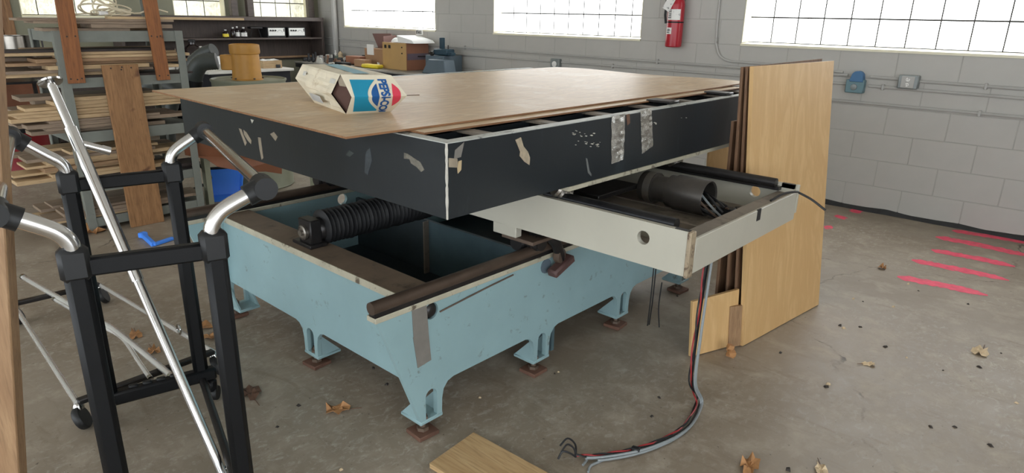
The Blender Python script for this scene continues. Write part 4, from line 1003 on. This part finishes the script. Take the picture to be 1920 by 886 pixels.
MB().hexa([(-6.66, 5.27, 1.081), (-6.36, 5.27, 1.081), (-6.36, 5.6, 1.081), (-6.66, 5.6, 1.081), (-6.68, 5.27, 1.165), (-6.4, 5.27, 1.115), (-6.4, 5.6, 1.115), (-6.68, 5.6, 1.165)]).build('lid', 'paper', t)
MB().box(-6.7, -6.58, 5.585, 5.6, 1.17, 1.23).build('card', 'lab', t); 
for k in range(4): MB().box(-6.69+k*.027, -6.675+k*.027, 5.583, 5.5852, 1.18, 1.22).build('print_mark', 'ink', t)
t = thing('cloth_hat', 'crumpled white cloth hat on the tan cabinet left of the lid', 'hat', (-6.8, 5.35, 1.081))
MB().lathe([(.075, 0), (.07, .015), (.055, .035), (.03, .05), (.005, .053)], (-6.79, 5.36, 1.081), (.1, 0, 1), 14).build('crown', 'paper', t); MB().obox((-6.72, 5.32, 1.088), (.09, .1, .01), .5).build('brim', 'paper', t, .003)
t = thing('bench_machine', 'slate blue machine with sloped housing at the right end of the wall bench', 'machine', (-5.95, 5.3, BZ))
MB().box(-6.22, -5.9, 5.32, 5.62, BZ, .96).build('body', 'slate', t, .006)
MB().hexa([(-6.13, 5.18, BZ), (-5.72, 5.18, BZ), (-5.72, 5.36, BZ), (-6.13, 5.36, BZ), (-6.03, 5.2, .925), (-5.76, 5.2, .925), (-5.76, 5.36, .925), (-6.03, 5.36, .925)]).build('sloped_guard', 'slate', t, .008)
MB().obox((-6.0, 5.42, 1.0), (.22, .14, .07), .1).build('head', 'teal', t, .012); MB().box(-6.06, -6.01, 5.4, 5.45, 1.03, 1.16).build('column', 'teal', t, .006)
MB().obox((-5.86, 5.4, .985), (.12, .06, .035), -.2).build('arm', 'teal', t, .006); MB().tube([(-5.93, 5.42, 1.03), (-5.925, 5.42, 1.08)], .007, 8).build('lever', 'steel', t)
MB().lathe([(.03, 0), (.025, .02)], (-6.1, 5.33, .98), (0, -1, 0), 12).build('knob', 'steel', t)
t = tag(MB().obox((-5.25, 5.45, BZ+.032), (.42, .16, .064), .15).build('wood_block', 'pinex', None, .004), 'pale wooden block on the wall bench right of the slate machine', 'block')
tag(MB().box(-5.1, -4.98, 5.15, 5.3, BZ, BZ+.05).build('flat_case', 'steel', None, .01), 'small dark flat case at the far right of the wall bench', 'case')
tag(MB().box(-5.72, -5.5, 5.04, 5.16, BZ, BZ+.03).build('flat_case', 'steel', None, .01), 'low dark case in front of the slate machine on the wall bench', 'case')
t = thing('cardboard_box', 'open cardboard box with raised flap left of the tan cabinet', 'box', (-7.25, 5.5, BZ))
MB().box(-7.5, -7.08, 5.38, 5.62, BZ, .98).build('body', 'cardboard', t)
MB().hexa([(-7.5, 5.6, .98), (-7.1, 5.6, .98), (-7.1, 5.61, .98), (-7.5, 5.61, .98), (-7.55, 5.55, 1.16), (-7.16, 5.55, 1.17), (-7.16, 5.56, 1.17), (-7.55, 5.56, 1.16)]).build('flap', 'cardpurple', t)
MB().hexa([(-7.085, 5.38, .9), (-7.08, 5.38, .9), (-7.08, 5.62, .9), (-7.085, 5.62, .9), (-7.12, 5.4, 1.14), (-7.115, 5.4, 1.14), (-7.115, 5.6, 1.15), (-7.12, 5.6, 1.15)]).build('flap', 'cardpurple', t)
MB().box(-7.44, -7.3, 5.374, 5.38, .9, 1.03).build('paper_sheet', 'paper', t)
tag(MB().obox((-7.02, 5.14, BZ+.025), (.3, .12, .045), .1).build('yellow_case', 'yellowp', None, .015), 'yellow plastic case on the front of the wall bench', 'case')
tag(MB().obox((-7.3, 5.2, BZ+.045), (.2, .12, .085), .1).build('brown_carton', 'cardboard', None, .003), 'small brown carton behind the yellow case on the wall bench', 'box')
tag(MB().obox((-7.62, 5.34, BZ+.06), (.28, .16, .1), .1).build('red_brown_box', 'copper', None, .006), 'red-brown box among parts on the wall bench', 'box')
tag(MB().obox((-7.6, 5.1, BZ+.021), (.22, .12, .04), -.1).build('black_tray', 'ink', None, .006), 'low black tray at the front edge of the wall bench', 'tray')
# small parts strewn over the wall bench: each its own little machined piece
random.seed(9)
kinds = []
def part_mesh(i):
    m = MB(); k = i % 5
    if k == 0: m.lathe([(.02, 0), (.035, .005), (.035, .02), (.022, .025), (.022, .05), (.012, .052)], seg=12)
    elif k == 1: m.tube(spline([(-.07, 0, .01), (-.02, .03, .02), (.03, -.02, .015), (.08, .02, .01)], 4), .009, 6)
    elif k == 2: m.box(-.06, .06, -.03, .03, 0, .03); m.box(-.02, .05, -.02, .02, .03, .05)
    elif k == 3: m.tube([(.04*math.cos(a*.52), .04*math.sin(a*.52), .012) for a in range(12)], .011, 8, True)
    else: m.hexa([(-.07, -.04, 0), (.07, -.04, 0), (.07, .04, 0), (-.07, .04, 0), (-.05, -.03, .04), (.05, -.03, .04), (.05, .03, .025), (-.05, .03, .04)])
    return m.mesh('machine_part', .002)
kn = ['turned spindle', 'bent rod', 'stepped block', 'ring', 'wedge casting']; cn = ['white', 'dark', 'grey', 'brown', 'green']
pm = {}
ordw = ['first', 'second', 'third', 'fourth', 'fifth', 'sixth', 'seventh', 'eighth', 'ninth', 'tenth', 'eleventh', 'twelfth', 'thirteenth', 'fourteenth', 'fifteenth', 'sixteenth', 'seventeenth', 'eighteenth', 'nineteenth', 'twentieth', 'last but one', 'last']
busy = [(-7.02, 5.14, .17, .08), (-7.3, 5.2, .12, .08), (-7.62, 5.34, .16, .1), (-7.6, 5.1, .13, .08), (-7.29, 5.5, .24, .13), (-8.42, 5.58, .1, .05), (-6.7, 5.4, .26, .2)]
spots_ = []
for _ in range(4000):
    x, y = random.uniform(-8.55, -7.0), random.uniform(5.07, 5.58)
    if any(abs(x-a) < hw+.055 and abs(y-b) < hh+.055 for a, b, hw, hh in busy): continue
    if any((x-a)**2+(y-b)**2 < .086**2 for a, b in spots_): continue
    spots_.append((x, y))
def strew(spots, z, where, grp, rows):
    lo, hi = min(q[1] for q in spots)-.001, max(q[1] for q in spots)+.001; bands = [[] for _ in rows]
    for q in spots: bands[int((q[1]-lo)/(hi-lo)*len(rows))].append(q)
    for rn, band in zip(rows, bands):
        for n_, (x, y) in enumerate(sorted(band)):
            k, c = random.randrange(5), random.choice((0, 0, 0, 0, 1, 1, 2, 3, 4))
            if (k, c) not in pm: me = part_mesh(k); me.materials.append(M['junk'][c]); pm[(k, c)] = me
            o = bpy.data.objects.new('machine_part', pm[(k, c)]); COL.objects.link(o); sc_ = random.uniform(.58, .72)
            o.location = (x, y, z+.0005); o.rotation_euler = (0, 0, random.random()*6); o.scale = (sc_, sc_, random.uniform(1.1, 2.4))
            tag(o, '%s %s, %s from left, %s row of %s parts' % (cn[c], kn[k], ordw[min(n_, 21)], rn, where), 'machine part', grp)
strew(spots_, BZ, 'wall bench', 'parts strewn on the wall bench', ('front', 'middle', 'back'))
# on the white bench
WZ = .7655
t = thing('parts_box', 'small wooden box with crumpled paper on the white bench', 'box', (-7.9, 4.0, WZ))
q = gx(508, 118, -7.66); by = q.y
for x0, x1, y0, y1 in ((-7.78, -7.77, by-.12, by+.12), (-7.63, -7.62, by-.12, by+.12), (-7.77, -7.63, by-.12, by-.11), (-7.77, -7.63, by+.11, by+.12)): MB().box(x0, x1, y0, y1, WZ, WZ+.085).build('side', 'pine', t)
MB().box(-7.77, -7.63, by-.11, by+.11, WZ, WZ+.008).build('bottom', 'pine', t)
pp_ = MB(); vs, fs = crumple([Vector((-7.76, by-.1, WZ+.09)), Vector((-7.64, by-.1, WZ+.08)), Vector((-7.64, by+.1, WZ+.09)), Vector((-7.76, by+.1, WZ+.1))], .03, 5); pp_.add(vs, fs)
tag(pp_.build('crumpled_paper', 'paper', None, 0, 5), 'crumpled translucent paper heaped in the small wooden box', 'paper')
strew([(-8.3, 4.2), (-8.15, 4.05), (-8.05, 4.22), (-7.9, 3.95), (-7.85, 4.2), (-7.75, 4.25), (-7.62, 4.2), (-8.45, 4.0), (-8.2, 3.85), (-7.95, 4.1), (-8.4, 4.26), (-7.7, 3.62)], WZ, 'white bench', 'parts on the white bench', ('front', 'back'))
bottle('large dark glass jug on the white bench behind the rack', -8.5, gx(362, 100, -8.5).y, WZ, .1, .3, 'bottle', None, 'ink')
bottle('brown bottle with white and orange label beside the jug', -8.45, gx(379, 110, -8.45).y, WZ, .05, .22, 'bottle', 'lab')
tag(MB().obox((-8.5, gx(400, 110, -8.5).y, WZ+.05), (.1, .17, .1), .3).build('white_carton', 'paper', None, .004), 'white carton on the white bench right of the brown bottle', 'box')
tag(MB().obox((-8.45, 3.1, WZ+.015), (.25, .5, .028), .1).build('stacked_board', 'pine', None, .003), 'thick pale board lying on the far left white bench', 'board')
t = thing('figurine', 'small white bottle and tan figurine at the corner of the wall bench', 'ornament', (-8.4, 5.5, BZ))
MB().lathe([(.018, 0), (.018, .1), (.01, .11), (.01, .14)], (-8.45, 5.56, BZ), (0, 0, 1), 10).build('bottle', 'lab', t); MB().lathe([(.03, 0), (.05, .03), (.03, .07), (.035, .1), (.01, .13)], (-8.36, 5.58, BZ), (0, 0, 1), 12).build('figure', 'leaf2', t)

# ------------------------------------------------------------------ far left corner
ss = thing('side_shelf', 'dark metal shelf with pots at the far left behind the rack', 'shelf', (-7.6, 1.2, 0))
for z in (1.0, .76, .42): MB().box(-7.9, -7.4, .6, 1.78, z-.02, z).build('shelf_board', 'steel', ss)
for y in (.62, 1.74):
    for x in (-7.88, -7.44): MB().box(x, x+.03, y, y+.03, 0, 1.0).build('post', 'steel', ss)
def pot(label, x, y, z, r, h):
    t = thing('metal_pot', label, 'pot', (x, y, z)); MB().lathe([(r*.9, 0), (r, .01), (r, h), (r*1.06, h+.006), (r*.96, h+.006), (r*.9, h*.4), (0, h*.4)], (x, y, z), (0, 0, 1), 20).build('body', 'bare', t)
    MB().tube([(x, y+r, z+h*.8), (x, y+r*1.5, z+h*.8), (x, y+r*1.5, z+h*.3), (x, y+r, z+h*.3)], .008, 6).build('handle', 'steel', t)
q = gx(22, 62, -7.6); pot('shiny steel pot on the dark shelf, left one', -7.6, q.y, 1.0005, .09, .15)
q = gx(37, 62, -7.6); pot('shiny steel can on the dark shelf, right one', -7.6, q.y+.07, 1.0005, .06, .15)
q = gz(40, 258)
vc = thing('shop_vacuum', 'dark red and black canister on the floor behind the lumber rack', 'vacuum', q)
vx, vy = -7.1, gx(34, 232, -7.1).y
MB().lathe([(.2, .05), (.22, .06), (.22, .36), (.235, .38)], (vx, vy, 0), (0, 0, 1), 24).build('tank', 'maroon', vc)
MB().lathe([(.235, .38), (.24, .4), (.22, .5), (.12, .56), (.0, .57)], (vx, vy, 0), (0, 0, 1), 24).build('lid', 'blkplastic', vc)
MB().tube(spline([(vx+.2, vy, .2), (vx+.32, vy+.05, .1), (vx+.4, vy+.25, .03), (vx+.35, vy+.5, .03)], 6), .025, 10).build('hose', 'rubber', vc)
for k in range(4): MB().lathe([(.02, -.01), (.035, -.01), (.035, .01), (.02, .01)], (vx+.19*math.cos(k*1.57+.7), vy+.19*math.sin(k*1.57+.7), .036), (1, .3, 0), 10).build('caster', 'rubber', vc)
tag(MB().box(-8.3, -8.1, 1.2, 1.85, .0, .72).build('brown_cabinet', 'leather', None, .006), 'brown cabinet side standing behind the lumber rack at far left', 'cabinet')

# ------------------------------------------------------------------ floor: pink sprayed stripes, leaves and crumbs
random.seed(4)
def stripe(a, b, wdt, thin=1.):
    a, b = gz(*a), gz(*b); d = b-a; n = 26; pts_u = []; pts_l = []; nn = Vector((-d.y, d.x, 0)).normalized()
    for i in range(n+1):
        t_ = i/n; env = min(1, t_*9+.25, (1-t_)*5+.2); p_ = a.lerp(b, t_)+nn*.012*math.sin(t_*4+wdt*50)
        pts_u.append(p_+nn*wdt/2*env*random.uniform(.75, 1.15)); pts_l.append(p_-nn*wdt/2*env*random.uniform(.75, 1.15))
    m = MB(); vs = []; 
    for u_, l_ in zip(pts_u, pts_l): vs += [(u_.x, u_.y, .0008), (l_.x, l_.y, .0008)]
    m.add(vs, [(2*i, 2*i+1, 2*i+3, 2*i+2) for i in range(n)]); m.build('paint_stripe', 'pink', floor)
stripe((1683, 517), (1852, 554), .1); stripe((1710, 486), (1892, 526), .1); stripe((1747, 467), (1903, 500), .1); stripe((1755, 443), (1935, 481), .11); stripe((1785, 431), (1950, 459), .1)
stripe((1545, 425), (1562, 427), .09); stripe((1570, 408), (1584, 406), .1); stripe((1596, 397), (1614, 394), .09)
def leaf(label, px, py, size, mat, curl=.35, seed=0):
    r = random.Random(seed); q = gz(px, py); m = MB(); n = 14; rz = r.random()*6.28; vs = []; 
    ring = []
    for i in range(n):
        a = 6.283*i/n; rad = size*(.62+.3*abs(math.cos(a*1.5)))*(1 if i % 2 else .8); ring.append((rad*math.cos(a)*1.25, rad*math.sin(a)*.8))
    def P(x, y, z): c, s = math.cos(rz), math.sin(rz); return Vector((q.x+c*x-s*y, q.y+s*x+c*y, z))
    top = [P(x*.45, y*.45, .004+size*curl*.35*r.random()) for x, y in ring]; out_ = [P(x, y, .002+size*curl*r.random()*abs(math.sin(2*i))) for i, (x, y) in enumerate(ring)]
    c_ = P(0, 0, .004)
    up_ = Vector((0, 0, .0012))
    allv = [c_]+top+out_; allv2 = [v-up_ for v in allv]; N = len(allv); fs = []
    for i in range(n):
        j = (i+1) % n; fs += [(0, 1+i, 1+j), (1+i, 1+n+i, 1+n+j, 1+j)]
        fs += [(N, N+1+j, N+1+i), (N+1+j, N+1+n+j, N+1+n+i, N+1+i), (1+n+i, N+1+n+i, N+1+n+j, 1+n+j)]
    m.add(allv+allv2, fs)
    o = m.build('dry_leaf', mat, None, 0, 20); tag(o, label, 'leaf')
    MB().tube([P(size*.9, 0, .004), P(size*1.8, size*.1, .005)], .0015, 5).build('stem', 'leafd', o); return o
leaf('curled tan leaf on the floor left of the near machine foot', 632, 769, .05, 'leaf', .8, 1)
leaf('dark reddish leaf on the floor below the rack foot', 472, 737, .06, 'leafd', .5, 2)
leaf('pale lobed leaf on the floor at the right edge', 1838, 661, .055, 'leaf2', .5, 3)
leaf('brown leaf lying near the pink stripes', 1654, 503, .035, 'leaf', 1.0, 4)
leaf('pale narrow leaf in the middle of the open floor', 1629, 683, .03, 'leaf2', .4, 5)
leaf('crumpled brown leaf at the bottom edge below the cables', 1405, 876, .05, 'leaf', .9, 6)
leaf('small dried leaf at the bottom edge right of the crumpled one', 1540, 882, .035, 'leaf2', .5, 7)
leaf('orange leaf beside the foot of the lumber rack', 173, 437, .08, 'leaf', .9, 8)
leaf('long brown leaf by the machine foot behind the rack', 383, 612, .055, 'leaf', .5, 9)
leaf('brown leaf beside the caster of the lying rack base', 394, 632, .045, 'leaf', .6, 10)
leaf('small brown leaf between the tubes of the lying rack base', 255, 629, .045, 'leaf', .6, 11)
leaf('tiny leaf right of the bent chrome tube', 288, 658, .04, 'leaf', .6, 12)
leaf('orange leaf behind the lumber rack leg', 125, 408, .07, 'leaf', .8, 13)
q = gz(1369, 668); wb_ = MB()
for i in range(4): wb_.obox((q.x+.008*math.sin(i*2), q.y+.006*math.cos(i*3), .008+.014*i), (.036-.004*i, .026, .02), i*.7, Matrix.Rotation(i*.8, 3, 'Z') @ Matrix.Rotation(.3*(i % 2), 3, 'X'))
tag(wb_.build('wood_chunk', 'leaf', None, .002), 'splintered orange wood chunk on the floor by the short offcut', 'wood chunk')
random.seed(17)
spots = [(1463, 661), (1575, 610), (1582, 615), (1613, 613), (1618, 565), (1675, 575), (1815, 570), (1836, 688), (1920-14, 755), (1877, 662), (1549, 725), (1553, 720), (1660, 650), (1745, 800), (1703, 532), (1722, 545), (1790, 800), (1700, 670), (1857, 835), (1040, 700), (1047, 697), (1236, 745), (1222, 780), (1300, 700), (700, 690), (725, 720), (640, 900-20), (520, 800), (560, 760), (900, 745), (1478, 880), (1270, 555), (1600, 560), (1768, 694)]
for i, (px, py) in enumerate(spots):
    q = gz(px, py); r = random.uniform(.005, .011); m = MB(); pts = []
    m.hexa([(-r, -r*.7, 0), (r*.9, -r*.6, 0), (r*1.1, r*.6, 0), (-r*.8, r*.8, 0), (-r*.5, -r*.4, r*.7), (r*.5, -r*.3, r*.8), (r*.6, r*.3, r*.5), (-r*.4, r*.5, r*.6)])
    o = m.build('crumb', ('crumb', 'crumb', 'leaf2')[i % 3], None); o.location = (q.x, q.y, .0002); o.rotation_euler = (0, 0, random.random()*6)
    tag(o, '%s crumb of debris scattered on the concrete floor' % ('small dark', 'small dark', 'small pale')[i % 3], 'debris', 'debris crumbs on the floor')
